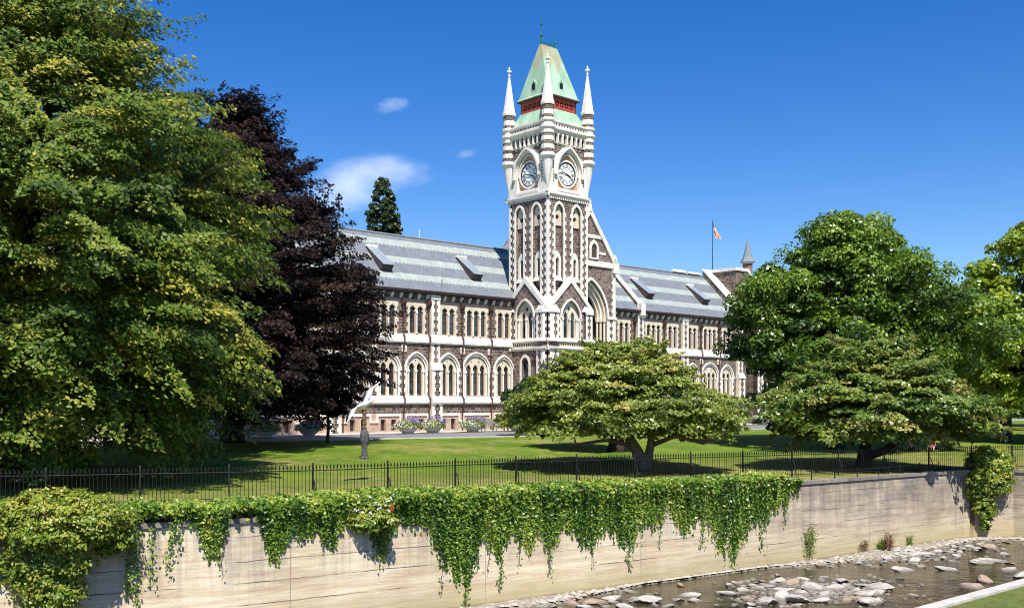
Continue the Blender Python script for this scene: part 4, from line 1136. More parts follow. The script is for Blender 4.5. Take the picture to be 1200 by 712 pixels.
# resample by arc length
cum = [0]
for a, b in zip(fpts, fpts[1:]): cum.append(cum[-1]+(b-a).length)
def f_at(s):
    for i in range(len(cum)-1):
        if s <= cum[i+1]: return fpts[i].lerp(fpts[i+1], (s-cum[i])/(cum[i+1]-cum[i]))
    return fpts[-1]
fence = empty('iron_fence', (f_at(0).x, f_at(0).y, -1.0))
tag(fence, 'long black iron railing with spear-topped pickets along the river edge of the lawn', 'fence')
fo = fence.location.copy()
SPN = 2.86; ns = int(cum[-1]/SPN)
for i in range(ns+1):
    p = f_at(i*SPN); z = lawn_z(p.x, p.y); q = f_at(min(i*SPN+.1, cum[-1]-.01)); t = (q-p); t = t.normalized() if t.length > 1e-6 else Vector((1, 0, 0)); nrm = Vector((t.y, -t.x, 0))
    m = MB().use('iron'); P = p-fo
    m.frame((P.x, P.y, z+1.0), (t, Vector((0, 0, 1)), nrm)); m.box(-.028, .028, -.1, 1.14, .028, -.028)
    m.prism([(-.04, 1.14), (.04, 1.14), (.028, 1.2), (0, 1.30), (-.028, 1.2)], -.028, .028)
    po = m.build('post', fence)
    m = MB().use('iron'); c0 = Vector((P.x, P.y, z+1.0))
    m.tube([c0+nrm*.03+Vector((0, 0, .75)), c0+nrm*.16+Vector((0, 0, .62)), c0+nrm*.22+Vector((0, 0, .4)), c0+nrm*.3+Vector((0, 0, -.05))], .022, 6)
    m.build('brace', po)
    if i == ns: break
    m = MB().use('iron'); nP = 22
    pa = [f_at(i*SPN+SPN*k/nP) for k in range(nP+1)]
    za, zb = lawn_z(pa[0].x, pa[0].y), lawn_z(pa[-1].x, pa[-1].y)
    for h, r in ((.12, .016), (1.02, .018)):
        m.tube([Vector((pa[0].x-fo.x, pa[0].y-fo.y, za+1+h)), Vector((pa[-1].x-fo.x, pa[-1].y-fo.y, zb+1+h))], r, 4)
    for k in range(1, nP):
        b = pa[k]-fo; zz = lerp(za, zb, k/nP)+1
        m.tube([(b.x, b.y, zz+.04), (b.x, b.y, zz+1.08), (b.x, b.y, zz+1.10), (b.x, b.y, zz+1.13), (b.x, b.y, zz+1.24)], [.0105, .0105, .03, .03, .002], 4, False)
    m.build('picket_panel', fence)
# low guard rail on the coping where the creeper stops
g0 = empty('guard_rail', (14, wall_at(14)+.2, -.98)); tag(g0, 'low single-rail iron barrier on short stubs along the bare wall coping', 'railing')
go = g0.location.copy()
for i in range(7):
    X = 13.2+i*1.35; Y = wall_at(X)+.25
    MB().use('iron').tube([(X-go.x, Y-go.y, -.05), (X-go.x, Y-go.y, .42), (X-go.x, Y-go.y, .46)], [.028, .028, .045], 6).build('stub_post', g0)
m = MB().use('iron'); m.tube([(13.2+i*1.35-go.x, wall_at(13.2+i*1.35)+.25-go.y, .33) for i in range(7)], .016, 6); m.build('rail', g0)

# ------------------------------------------------------------------ foliage engine
rng = np.random.default_rng(11)
def leaf_mesh(name, pos, nrm, size, tint, mt, parent=None, aspect=.62):
    """one diamond-shaped leaf per point"""
    n = len(pos)
    nrm = nrm/np.maximum(np.linalg.norm(nrm, axis=1, keepdims=True), 1e-6)
    r = rng.normal(size=(n, 3)); a = np.cross(nrm, r); a /= np.maximum(np.linalg.norm(a, axis=1, keepdims=True), 1e-6); b = np.cross(nrm, a)
    s = size[:, None]
    v = np.empty((n, 4, 3)); v[:, 0] = pos+a*s; v[:, 1] = pos+b*s*aspect; v[:, 2] = pos-a*s; v[:, 3] = pos-b*s*aspect
    # slight cupping
    v[:, 0] += nrm*s*.15; v[:, 2] += nrm*s*.15
    me = D.meshes.new(name); me.vertices.add(n*4); me.vertices.foreach_set('co', v.reshape(-1).astype(np.float32))
    me.loops.add(n*4); me.loops.foreach_set('vertex_index', np.arange(n*4, dtype=np.int32))
    me.polygons.add(n); me.polygons.foreach_set('loop_start', np.arange(0, n*4, 4, dtype=np.int32))
    at = me.attributes.new('tint', 'FLOAT', 'FACE'); at.data.foreach_set('value', np.clip(tint, 0, 1).astype(np.float32))
    me.materials.append(mt); me.update(calc_edges=True); me.validate()
    o = D.objects.new(name, me); link(o, parent); return o
def spray(org, d, Lg, Wd, droop, thick, n, up=.9, outw=1.):
    """fan of leaves along a drooping twig; returns positions and normals"""
    d = d/np.linalg.norm(d); side = np.cross(d, (0, 0, 1)); side /= max(np.linalg.norm(side), 1e-6); u = np.cross(side, d)
    t = rng.beta(1.5, 1.25, n); prof = np.sin(PI*np.clip(t*.88+.1, 0, 1))**.7
    lat = rng.uniform(-1, 1, n)*prof*Wd
    # finger-like twigs
    lat = lat+.10*Wd*np.sin(t*17+lat*3)
    pos = org+d*(t*Lg)[:, None]+side*lat[:, None]+u*(rng.normal(0, thick, n))[:, None]
    pos[:, 2] -= droop*(t**2+.55*(lat/Wd)**2)
    nr = rng.normal(size=(n, 3))*.6; nr[:, 2] += up; nr += d*((.35+.5*t)*outw)[:, None]+np.array([.12, -.35, 0])*(outw-1)
    return pos, nr
def blob(c, r, n, squash=.75):
    v = rng.normal(size=(n, 3)); v /= np.linalg.norm(v, axis=1, keepdims=True)
    rad = r*(rng.uniform(.55, 1.0, n)**.6)
    v[:, 2] = np.where(v[:, 2] < -.35, -v[:, 2]*.6, v[:, 2])
    pos = c+v*rad[:, None]*np.array([1, 1, squash])
    return pos, v*.8+rng.normal(size=(n, 3))*.5+np.array([0, 0, .35])
def limbs(m, base, crown_c, ends, r0, n=7):
    """tapering limbs from the trunk to scattered points of the crown"""
    for e in ends:
        e = Vector(e); s = Vector(base); mid = s.lerp(e, .45)+Vector((rng.uniform(-.4, .4), rng.uniform(-.4, .4), (e-s).length*.08))
        pts = [s.lerp(mid, k/3) for k in range(3)]+[mid.lerp(e, k/3)+Vector((0, 0, math.sin(k/3*PI)*.25)) for k in range(4)]
        rr = [lerp(r0, r0*.12, (k/(len(pts)-1))**.8) for k in range(len(pts))]
        m.tube(pts, rr, n)
def make_tree(name, label, loc, trunk, prof, nsp, per, leaf, lmat, bark='darkbark', off=(0, 0), ell=(1, 1), spr=(2.2, 1.0, .8, .15), style='spray', tint=(.45, .2), tint_top=.15, nl=22, yellow=0., seed=1, trunk_pts=None, cat='tree', tilt=0.25, lobes=0., zshift=0, group=None, extra_trunks=(), rmin=.35, tips=0, outw=1.):
    """prof: list of (height, radius); trunk: (r_base, r_top, fork height)"""
    global rng
    rng = np.random.default_rng(seed)
    root = empty(name, loc); tag(root, label, cat, group)
    zb, zt = prof[0][0], prof[-1][0]
    hs_ = np.array([p[0] for p in prof]); rs_ = np.array([p[1] for p in prof])
    ws = rs_+.3
    P, NR, T = [], [], []
    ph = rng.uniform(0, 2*PI, 6)
    ends = []
    zz = np.linspace(zb, zt, 200); cdf = np.cumsum(np.interp(zz, hs_, rs_)+.4); cdf /= cdf[-1]
    for i in range(nsp):
        z = np.interp(rng.uniform(), cdf, zz); R = np.interp(z, hs_, rs_); a = rng.uniform(0, 2*PI)
        lob = 1+lobes*(math.sin(3*a+ph[0]+z*.6)+.7*math.sin(5*a+ph[1]-z*.9)+.5*math.sin(z*1.7+ph[2]))*.5
        outer = rng.uniform() < .78
        f = rng.uniform(.66, .98) if outer else rng.uniform(rmin, .7)
        R *= lob
        Lg = spr[0]*rng.uniform(.6, 1.25)*min(1, .35+R/3); st = max(0, R*f-Lg*.75)
        rel = (z-zb)/(zt-zb)
        el = tilt+.95*max(0, rel-.5)-.35*max(0, .25-rel)*2+rng.normal(0, .12)
        dirv = np.array([math.cos(a)*math.cos(el), math.sin(a)*math.cos(el), math.sin(el)])
        c = np.array([off[0]+math.cos(a)*st*ell[0], off[1]+math.sin(a)*st*ell[1], z])
        n = int(per*rng.uniform(.6, 1.4))
        if style == 'spray':
            p, nr = spray(c, dirv, Lg, spr[1]*rng.uniform(.7, 1.3), spr[2]*rng.uniform(.5, 1.4)*(1.25-rel), spr[3], n, outw=outw)
        else:
            p, nr = blob(c+dirv*Lg*.7, spr[1]*rng.uniform(.65, 1.25), n)
        P.append(p); NR.append(nr)
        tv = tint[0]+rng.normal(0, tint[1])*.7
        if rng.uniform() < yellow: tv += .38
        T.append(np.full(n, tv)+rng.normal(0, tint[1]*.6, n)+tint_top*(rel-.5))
        if i % max(1, nsp//nl) == 0: ends.append(c+dirv*Lg*.6)
    for i in range(tips):
        a = rng.uniform(0, 2*PI); f = rng.uniform(.0, .9); z = zt*(1-.32*f)-.6; R = np.interp(z, hs_, rs_)*f
        hgt = rng.uniform(1.2, 2.4); n = 150; t = rng.uniform(0, 1, n); w = (1-t)*.42+.03
        c = np.array([off[0]+math.cos(a)*R, off[1]+math.sin(a)*R, z])
        q = c+np.stack([rng.normal(0, 1, n)*w+t*.25*math.cos(a), rng.normal(0, 1, n)*w+t*.25*math.sin(a), t*hgt], 1)
        q[:, 2] += .12*np.sin(t*30)
        P.append(q); NR.append(rng.normal(size=(n, 3))*.6+np.array([0, 0, .7])); T.append(rng.normal(tint[0], tint[1], n))
    P = np.concatenate(P); NR = np.concatenate(NR); T = np.concatenate(T)
    gz = .25
    keep = P[:, 2] > gz; P, NR, T = P[keep], NR[keep], T[keep]
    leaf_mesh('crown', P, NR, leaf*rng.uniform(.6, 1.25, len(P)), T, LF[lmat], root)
    m = MB().use(bark)
    tp = trunk_pts or [(0, 0, -.15), (0, 0, .25), (.05, 0, trunk[2]*.5), (off[0]*.3, off[1]*.3, trunk[2]), (off[0]*.7, off[1]*.7, lerp(trunk[2], zt, .55)), (off[0], off[1], zt*.9)]
    k = len(tp)
    rr = [trunk[0]*1.35, trunk[0]]+[lerp(trunk[0], trunk[1], (i/(k-2))**.7) for i in range(1, k-1)]; rr[-1] = trunk[1]*.4
    m.tube(tp, rr[:k], 12)
    for et, er in extra_trunks: m.tube(et, er, 10)
    limbs(m, tp[min(3, k-1)] if k > 3 else tp[-1], None, ends, trunk[1]*1.1)
    m.build('trunk', root, smooth=True)
    return root

def at(xp, Y): X = px(xp, Y); return (X, Y, lawn_z(X, Y))
# big green beech, left foreground
make_tree('beech_tree', 'huge green beech with yellow-tipped drooping branches filling the left of the lawn', at(14, 41.6), (.75, .35, 3.5),
    [(2.2, 5.8), (3.0, 7.8), (4.8, 9.2), (8, 10.0), (11, 10.0), (13, 9.4), (14.6, 8.4), (16.3, 6.9), (17.8, 5.3), (19.4, 3.3), (21.2, 1.0)], 1600, 330, .096, 'green_beech',
    spr=(4.0, 1.05, 1.5, .09), tint=(.50, .27), yellow=.05, tips=30, outw=1.55, ell=(1, 1.12), seed=21, lobes=.16, nl=40, off=(.6, 0), tilt=.2)
make_tree('copper_beech_tree', 'tall dark purple copper beech standing by the path in front of the left wing', at(272, 66), (.8, .35, 3.6),
    [(2.2, 7.0), (4, 9.0), (7, 9.6), (10, 8.9), (13, 7.6), (15.6, 5.5), (17.5, 3.7), (19, 2.1), (20.6, .6)], 1250, 260, .11, 'copper_beech',
    spr=(3.2, 1.0, .7, .10), tint=(.42, .3), tips=22, outw=1.3, seed=33, lobes=.12, nl=40, off=(1.2, -2.8), ell=(1, 1.38), tilt=.25)
make_tree('maple_tree', 'large dense deep green tree in front of the right end of the building', at(980, 70), (.62, .3, 3.6),
    [(2.4, 5.0), (4.5, 7.4), (7, 8.2), (9.3, 7.4), (11.2, 5.8), (13, 4.2), (14.2, 2.4), (15.0, .7)], 640, 260, .14, 'maple', style='blob',
    spr=(1.9, 1.15, 0, 0), tint=(.45, .28), seed=5, lobes=.38, off=(1.0, 0), nl=30)
make_tree('spreading_tree', 'low wide pale green tree with layered branches and split trunk behind the fence', at(752, 50.5), (.34, .2, 1.7),
    [(2.3, 5.6), (2.7, 6.2), (3.3, 6.0), (4.1, 5.1), (4.9, 3.8), (5.5, 2.2), (5.8, .8)], 620, 190, .10, 'light', bark='bark',
    spr=(1.8, .8, .42, .055), tint=(.5, .24), seed=8, lobes=.10, off=(-1.0, .3), ell=(.98, .95), nl=26, tilt=.12, yellow=.12,
    trunk_pts=[(.05, 0, -.1), (.08, 0, .3), (-.25, .1, 1.0), (-.75, .1, 1.8), (-1.3, .2, 2.9)],
    extra_trunks=[([(.15, .05, -.1), (.3, .05, .5), (.45, .0, 1.3), (.5, .0, 2.0), (.9, .2, 3.4)], [.30, .24, .19, .15, .08]), ([(.4, 0, 1.2), (1.6, -.4, 1.7), (2.9, -.7, 1.35), (3.8, -.8, 1.6)], [.13, .10, .07, .04]),
                  ([(-.4, .1, 1.2), (-1.8, -.5, 1.5), (-3.3, -.9, 1.3), (-3.5, -.9, 2.1), (-4.4, -1.0, 2.5)], [.12, .09, .07, .06, .03])])
make_tree('dark_trunk_tree', 'shaded tree with thick black leaning trunk just behind the pale spreading tree', at(722, 63), (.5, .22, 2.4),
    [(2.4, 3.0), (2.9, 3.7), (3.8, 3.5), (4.5, 2.3), (5.0, .9)], 120, 240, .13, 'fore', spr=(1.8, .85, .5, .1), tint=(.4, .2), seed=18, off=(-1.6, .2), nl=12,
    trunk_pts=[(0, 0, -.15), (0, 0, .3), (.1, 0, 1.2), (.45, 0, 2.4), (-.3, 0, 4.2), (-1.2, 0, 5.5)])
make_tree('young_tree', 'small round dark-leaved tree on a thin trunk beside the path near the bench', at(637, 79), (.14, .08, 1.6),
    [(1.0, 1.5), (1.7, 2.2), (2.7, 2.3), (3.6, 1.6), (4.3, .5)], 110, 190, .12, 'dark', style='blob', spr=(.8, .55, 0, 0), tint=(.5, .25), seed=28, off=(-.8, 0), nl=10)
make_tree('layered_tree', 'broad mid green layered tree leaning over the fence near the right end of the lawn', at(1012, 53.5), (.42, .2, 1.5),
    [(2.2, 5.4), (2.7, 6.3), (3.4, 6.0), (4.1, 5.0), (5.0, 3.6), (5.7, 2.2), (6.1, .8)], 430, 200, .115, 'fore', bark='darkbark',
    spr=(2.2, .85, .5, .06), tint=(.60, .24), seed=12, lobes=.22, off=(.4, 0), ell=(1.0, .95), nl=26, tilt=.1, yellow=.12,
    extra_trunks=[([(.1, 0, .6), (1.0, -.2, .9), (1.9, -.3, 1.6), (3.0, -.4, 2.4)], [.26, .2, .14, .07])])
make_tree('lime_tree', 'bright yellow-green tree at the right edge behind the big dark tree', at(1178, 78), (.5, .25, 3.5),
    [(2.2, 4.5), (4, 6.4), (7, 6.8), (9.5, 5.8), (12, 4.4), (14, 2.8), (15.4, .9)], 330, 260, .17, 'lime', style='blob', spr=(1.8, 1.1, 0, 0), tint=(.5, .24), seed=14, lobes=.2, off=(1.8, 0), nl=20)
make_tree('conifer_tree', 'tall narrow dark conifer rising behind the roof left of the tower', (px(449, 128), 128, -.1), (.5, .15, 4),
    [(3, 2.2), (12, 2.4), (22, 2.2), (26, 1.9), (28.6, 1.1), (30.3, .3)], 750, 110, .19, 'conifer', style='blob', spr=(.6, .55, 0, 0), tint=(.45, .3), seed=44, nl=8)
# trees closing the view at the right and the left, beyond the building
for i, (xp, Y, h, r, sd) in enumerate([(1150, 100, 13, 7, 61), (1240, 112, 15, 8, 62), (1330, 92, 14, 7, 63), (-60, 95, 16, 9, 64), (-260, 70, 15, 8, 65)]):
    lab = ['dense dark tree in deep shade between the big tree and the lime tree', 'dark tree farthest back at the right edge', 'dark tree just outside the right edge of the lawn', 'dark tree beyond the left end of the building', 'dark tree at the far left beside the path'][i]
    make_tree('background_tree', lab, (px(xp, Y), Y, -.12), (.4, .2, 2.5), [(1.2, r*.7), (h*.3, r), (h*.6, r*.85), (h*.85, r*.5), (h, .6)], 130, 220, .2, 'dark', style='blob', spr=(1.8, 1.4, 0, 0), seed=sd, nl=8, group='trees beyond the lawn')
# slim sapling stem under the copper beech
make_tree('sapling', 'thin straight sapling stem under the right side of the copper beech', at(384, 66), (.11, .08, 2.0), [(1.7, 1.0), (2.5, 1.4), (3.6, 1.0), (4.2, .4)], 40, 120, .12, 'copper_beech', style='blob', spr=(.5, .4, 0, 0), seed=71, nl=5)

# ------------------------------------------------------------------ creeper on the wall
def wall_px(xp):
    """X,Y of the wall top seen at photo column xp"""
    lo, hi = -40., 60.
    for _ in range(50):
        mid = (lo+hi)/2; v = 600+1200*mid/wall_at(mid)
        if v < xp: lo = mid
        else: hi = mid
    return mid, wall_at(mid)
def wall_n(X):
    dx = .5; dy = wall_at(X+dx)-wall_at(X-dx); l = math.hypot(1, dy); return np.array([dy/l, -1/l, 0]), np.array([1/l, dy/l, 0])
HANG = [(140, 612), (150, 603), (212, 605), (222, 612), (234, 618), (240, 645), (247, 657), (254, 650), (262, 622), (268, 606), (275, 598), (300, 600), (308, 615), (314, 650), (322, 662), (330, 645), (338, 622), (352, 632), (372, 624), (384, 645), (392, 636), (398, 610), (410, 605), (418, 604), (428, 618), (440, 640), (447, 660), (455, 632), (462, 612), (480, 615), (500, 618), (510, 640), (520, 665), (535, 682), (543, 692), (552, 672), (560, 645), (567, 625), (575, 648), (583, 655), (592, 638), (598, 622), (606, 632), (615, 648), (622, 645), (630, 618), (640, 645), (648, 642), (656, 618), (668, 625), (682, 640), (692, 645), (705, 625), (716, 622), (728, 640), (740, 642), (750, 612), (758, 620), (770, 618), (780, 590), (786, 600), (795, 622), (803, 628), (812, 610), (825, 612), (833, 625), (842, 650), (850, 666), (856, 670), (864, 652), (874, 625), (884, 612), (893, 618), (900, 604), (908, 598), (916, 592), (926, 582), (936, 570)]
TOPY = [(140, 592), (200, 590), (300, 586), (400, 578), (450, 574), (500, 572), (560, 572), (640, 567), (700, 565), (740, 562), (800, 562), (860, 558), (900, 556), (920, 556), (936, 566)]
def smooth_tab(x, tab):
    a = np.array([p[0] for p in tab], float); b = np.array([p[1] for p in tab], float)
    i = np.clip(np.searchsorted(a, x)-1, 0, len(a)-2); t = np.clip((x-a[i])/(a[i+1]-a[i]), 0, 1); t = t*t*(3-2*t)
    return b[i]+(b[i+1]-b[i])*t
def wob(x, ph): return .5*np.sin(x*.11+ph[3])+.35*np.sin(x*.29+ph[4])+.3*np.sin(x*.61+ph[5])+.15*np.sin(x*1.3+ph[6])
rng = np.random.default_rng(5)
def make_ivy(name, label, x0, x1, n, lmat, size=.06, tint=.5, cat='creeper', thick=.34):
    P, NR, T = [], [], []
    X0, Y0 = wall_px((x0+x1)/2)
    cnt = 0
    noise_ph = rng.uniform(0, 6, 8)
    while cnt < n:
        k = 4000
        xp = rng.uniform(x0, x1, k)
        for x in xp:
            pass
        W_ = np.array([wall_px(v) for v in np.linspace(x0, x1, 60)]); gx = np.linspace(x0, x1, 60)
        Xw = np.interp(xp, gx, W_[:, 0]); Yw = np.interp(xp, gx, W_[:, 1])
        hang = smooth_tab(xp+rng.normal(0, 3.0, k), HANG)+rng.normal(0, 4.0, k)-6+6*np.sin(xp*.83)*np.sin(xp*.31+1)+4*np.sin(xp*1.7); top = np.interp(xp, [a for a, b in TOPY], [b for a, b in TOPY])
        zh = EYE-(hang-472)/1200*Yw; zt = np.maximum(EYE-(top-472)/1200*(Yw+1.2), -.95)
        u = rng.uniform(0, 1, k)
        wb = wob(xp, noise_ph)
        H0 = (zt+.95)*(.62+.30*wb)+.06; ztop = -.95+H0.clip(.04, 2)
        L1 = np.maximum(ztop-zh, .05); L2 = 1.7
        tot = L1+L2*.8
        d = u*tot
        on_wall = d < L1
        frac = np.where(on_wall, d/L1, 1)
        back = np.where(on_wall, 0, (d-L1)/.8)
        z = np.where(on_wall, zh+d, ztop+(zt-ztop+.05*wb)*np.sin(PI*np.clip(back/L2, 0, 1)*.75)*rng.uniform(.5, 1.15, k))
        fold = np.sin(xp*.42+noise_ph[0]+1.2*np.sin(z*1.3+xp*.03))
        ruff = .55+.40*fold*np.sin(z*1.3+noise_ph[1]+xp*.06)+.30*fold+.2*np.sin(xp*1.1+z*5)
        bulge = np.exp(-((frac-.86)/.22)**2)
        outw = (.05+thick*(.2+.5*frac+.55*bulge)*ruff.clip(.02, 1.4)*rng.uniform(.3, 1, k))
        for i in range(k):
            nn, tt_ = wall_n(Xw[i])
            o = outw[i] if on_wall[i] else outw[i]*max(0, 1-back[i]*.9)
            p = np.array([Xw[i], Yw[i], 0])+nn*o-nn*back[i]
            p[2] = z[i]+rng.normal()*.03
            P.append(p)
            nr = nn*(.8 if on_wall[i] else .25)+np.array([0, 0, .4 if on_wall[i] else 1.0])+rng.normal(size=3)*.75
            NR.append(nr)
            T.append(tint+(.2 if not on_wall[i] else -.02)+rng.normal(0, .24)+.14*math.sin(xp[i]*.15+noise_ph[2])+.12*math.sin(xp[i]*.037+z[i]))
        cnt += k
    P = np.array(P)-np.array([X0, Y0, -1]); o = empty(name, (X0, Y0, -1.0)); tag(o, label, cat)
    leaf_mesh('foliage', P, np.array(NR), size*rng.uniform(.45, 1.5, len(P)), np.array(T), LF[lmat], o)
    return o, P
ivy, _ = make_ivy('hanging_creeper', 'long bright green creeper hanging in tongues over the river wall', 138, 936, 96000, 'ivy', .062)
# trailing bare strands
m = MB().use('darkbark'); ox = ivy.location
random.seed(9)
strand_pts = []
for xp, yb, tu in [(155, 700, 1), (162, 712, 1), (148, 690, 1), (181, 682, 1), (200, 668, 1), (210, 640, 1), (262, 676, 0), (445, 668, 0), (515, 700, 0), (548, 712, 1), (570, 672, 0), (585, 690, 1), (610, 662, 0), (640, 672, 1), (690, 664, 0), (736, 664, 1), (770, 642, 0), (822, 640, 1), (895, 640, 1), (918, 612, 1)]:
    X, Y = wall_px(xp); nn, tt_ = wall_n(X); z1 = pz(yb, Y); z = -1.0; pts = []; w = 0
    while z > z1:
        w += random.uniform(-.06, .06); pts.append(Vector((X+nn[0]*.15+tt_[0]*w-ox.x, Y+nn[1]*.15+tt_[1]*w-ox.y, z-ox.z))); z -= .16
    if len(pts) > 2: m.tube(pts, .008, 4)
    for p in pts:
        for _ in range(7 if tu else 1): strand_pts.append([p.x+random.gauss(0, .07), p.y-random.uniform(0, .08), p.z+random.gauss(0, .07)])
m.build('stem', ivy)
sp_ = np.array(strand_pts); leaf_mesh('trailing_leaves', sp_, np.tile([.5, -.8, .4], (len(sp_), 1))+rng.normal(size=(len(sp_), 3))*.5, .05*rng.uniform(.6, 1.3, len(sp_)), rng.normal(.5, .2, len(sp_)), LF['ivy'], ivy)

def shrub(name, label, c, parts, n, size, lmat, flowers=0, tint=.5, cat='shrub', seed=3, flower_mat='white_fl'):
    """parts: (dx,dy,dz,rx,ry,rz,weight) ellipsoid masses, surface-filled with small clumps"""
    global rng
    rng = np.random.default_rng(seed)
    o = empty(name, c); tag(o, label, cat); P, NR, T = [], [], []
    tw = sum(p[6] for p in parts)
    for (dx, dy, dz, rx, ry, rz, w) in parts:
        k = int(n*w/tw/60)
        for _ in range(k):
            v = rng.normal(size=3); v /= np.linalg.norm(v)
            cc = np.array([dx, dy, dz])+v*np.array([rx, ry, rz])*rng.uniform(.6, 1.0)
            q, nr = blob(cc, rng.uniform(.16, .34)*min(1, rx), 60, .8)
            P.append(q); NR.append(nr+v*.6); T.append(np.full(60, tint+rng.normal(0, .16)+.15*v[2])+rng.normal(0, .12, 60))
    P = np.concatenate(P); NR = np.concatenate(NR); T = np.concatenate(T)
    leaf_mesh('foliage', P, NR, size*rng.uniform(.6, 1.3, len(P)), T, LF[lmat], o)
    if flowers:
        idx = rng.choice(len(P), flowers); q = np.repeat(P[idx], 6, 0)+rng.normal(0, .035, (flowers*6, 3))+np.array([0, -.08, .05])
        leaf_mesh('flowers', q, np.tile([0, -.6, .7], (len(q), 1))+rng.normal(size=(len(q), 3))*.3, .05*rng.uniform(.7, 1.2, len(q)), rng.uniform(0, 1, len(q)), LF[flower_mat], o)
    return o
Xb, Yb = wall_px(55)
shrub('climbing_shrub', 'big rounded yellow-green climber with white flowers spilling over the left end of the wall', (Xb, Yb, -1.0),
    [(.3, -.1, .12, 2.1, 1.2, .9, 4), (-.3, -.25, -.8, 1.75, .45, .9, 3), (.1, -.2, -1.6, 1.05, .32, .7, 1.6), (.15, -.12, -2.4, .45, .22, .7, .8), (.3, -.1, -3.0, .22, .16, .4, .3), (-2.2, -1.1, -.4, 1.2, .6, .9, 2), (1.4, .4, -.3, .8, .7, .5, 1)], 66000, .052, 'bush', 26, .72, seed=91)
Xb, Yb = wall_px(432)
shrub('flowering_climber', 'clump of climber covered in small white flowers on the wall top left of centre', (Xb, Yb, -1.0), [(0, .1, .12, 1.0, .5, .25, 1), (.1, -.3, -.3, .8, .3, .4, 1)], 9000, .055, 'bush', 60, .6, seed=92)
Xb, Yb = wall_px(459)
shrub('red_leaved_sprig', 'small orange-red leafy sprig in the creeper on the wall top', (Xb, Yb-.5, -.95), [(0, 0, 0, .16, .12, .14, 1)], 240, .06, 'red_fl', seed=93)
Xb, Yb = wall_px(1152)
shrub('overhanging_shrub', 'rounded yellow-green shrub with a long dark green tail hanging over the wall at right', (Xb, Yb, -1.0),
    [(.45, .2, .22, 1.2, .9, .95, 3.6), (.3, -.4, -.6, 1.05, .5, .8, 2.4), (-.5, -.35, -.8, .55, .4, .9, 1.4), (-.1, -.4, -1.8, .55, .3, .75, 1.4), (0, -.35, -2.6, .3, .22, .5, .6)], 34000, .058, 'bush', 20, .68, seed=94)

# plants at the foot of the wall
def tuft(name, label, c, r, h, n, lmat, cat='plant', seed=1, lean=.25, leaf=.05):
    global rng
    rng = np.random.default_rng(seed); o = empty(name, c); tag(o, label, cat); m = MB().use('bark'); P, NR, T = [], [], []
    for i in range(n):
        a = rng.uniform(0, 2*PI); rr = r*math.sqrt(rng.uniform())*.5; hh = h*rng.uniform(.55, 1)*(1-.3*rr/r)
        b = Vector((rr*math.cos(a), rr*math.sin(a)*.6, 0)); e_ = b+Vector((math.cos(a)*r*lean*2*rng.uniform(.2, 1), math.sin(a)*r*lean*rng.uniform(.2, 1), hh))
        m.tube([b, b.lerp(e_, .5)+Vector((0, 0, hh*.06)), e_], [.012, .009, .003], 4)
        k = int(26*hh/max(h, .1)*2.5)
        t = rng.uniform(.15, 1, k)
        q = np.array(b)[None]*(1-t)[:, None]+np.array(e_)[None]*t[:, None]+rng.normal(0, .05+.04*h, (k, 3))*np.array([1, 1, .5])
        P.append(q); NR.append(rng.normal(size=(k, 3))+np.array([0, -.5, .6])); T.append(rng.normal(.5, .2, k))
    m.build('stems', o); P = np.concatenate(P); leaf_mesh('leaves', P, np.concatenate(NR), leaf*rng.uniform(.5, 1.4, len(P)), np.concatenate(T), LF[lmat], o, .3)
    return o
def foot(xp, yp, z=-4.45):
    Y = (EYE-z)*1200/(yp-472); return (px(xp, Y), Y, z)
tuft('tall_weed', 'tall feathery yellow-green weed growing at the foot of the wall below the creeper', foot(940, 656), .75, 1.75, 70, 'bush', seed=4)
tuft('green_weed', 'low green leafy weed between two dry brown weeds at the wall foot', foot(1028, 644), .6, .55, 34, 'ivy', seed=5)
tuft('green_weed', 'bright green weed at the wall foot, rightmost of the weeds', foot(1060, 639), .5, .6, 34, 'ivy', seed=6)
tuft('dry_weed', 'reddish-brown dry weed standing upright between the low green weeds', foot(1041, 645), .25, 1.05, 16, 'dry', seed=7)
tuft('dry_weed', 'rusty brown curled weed left of the low green weeds at the wall foot', foot(1008, 647), .5, .65, 22, 'dry', seed=8)

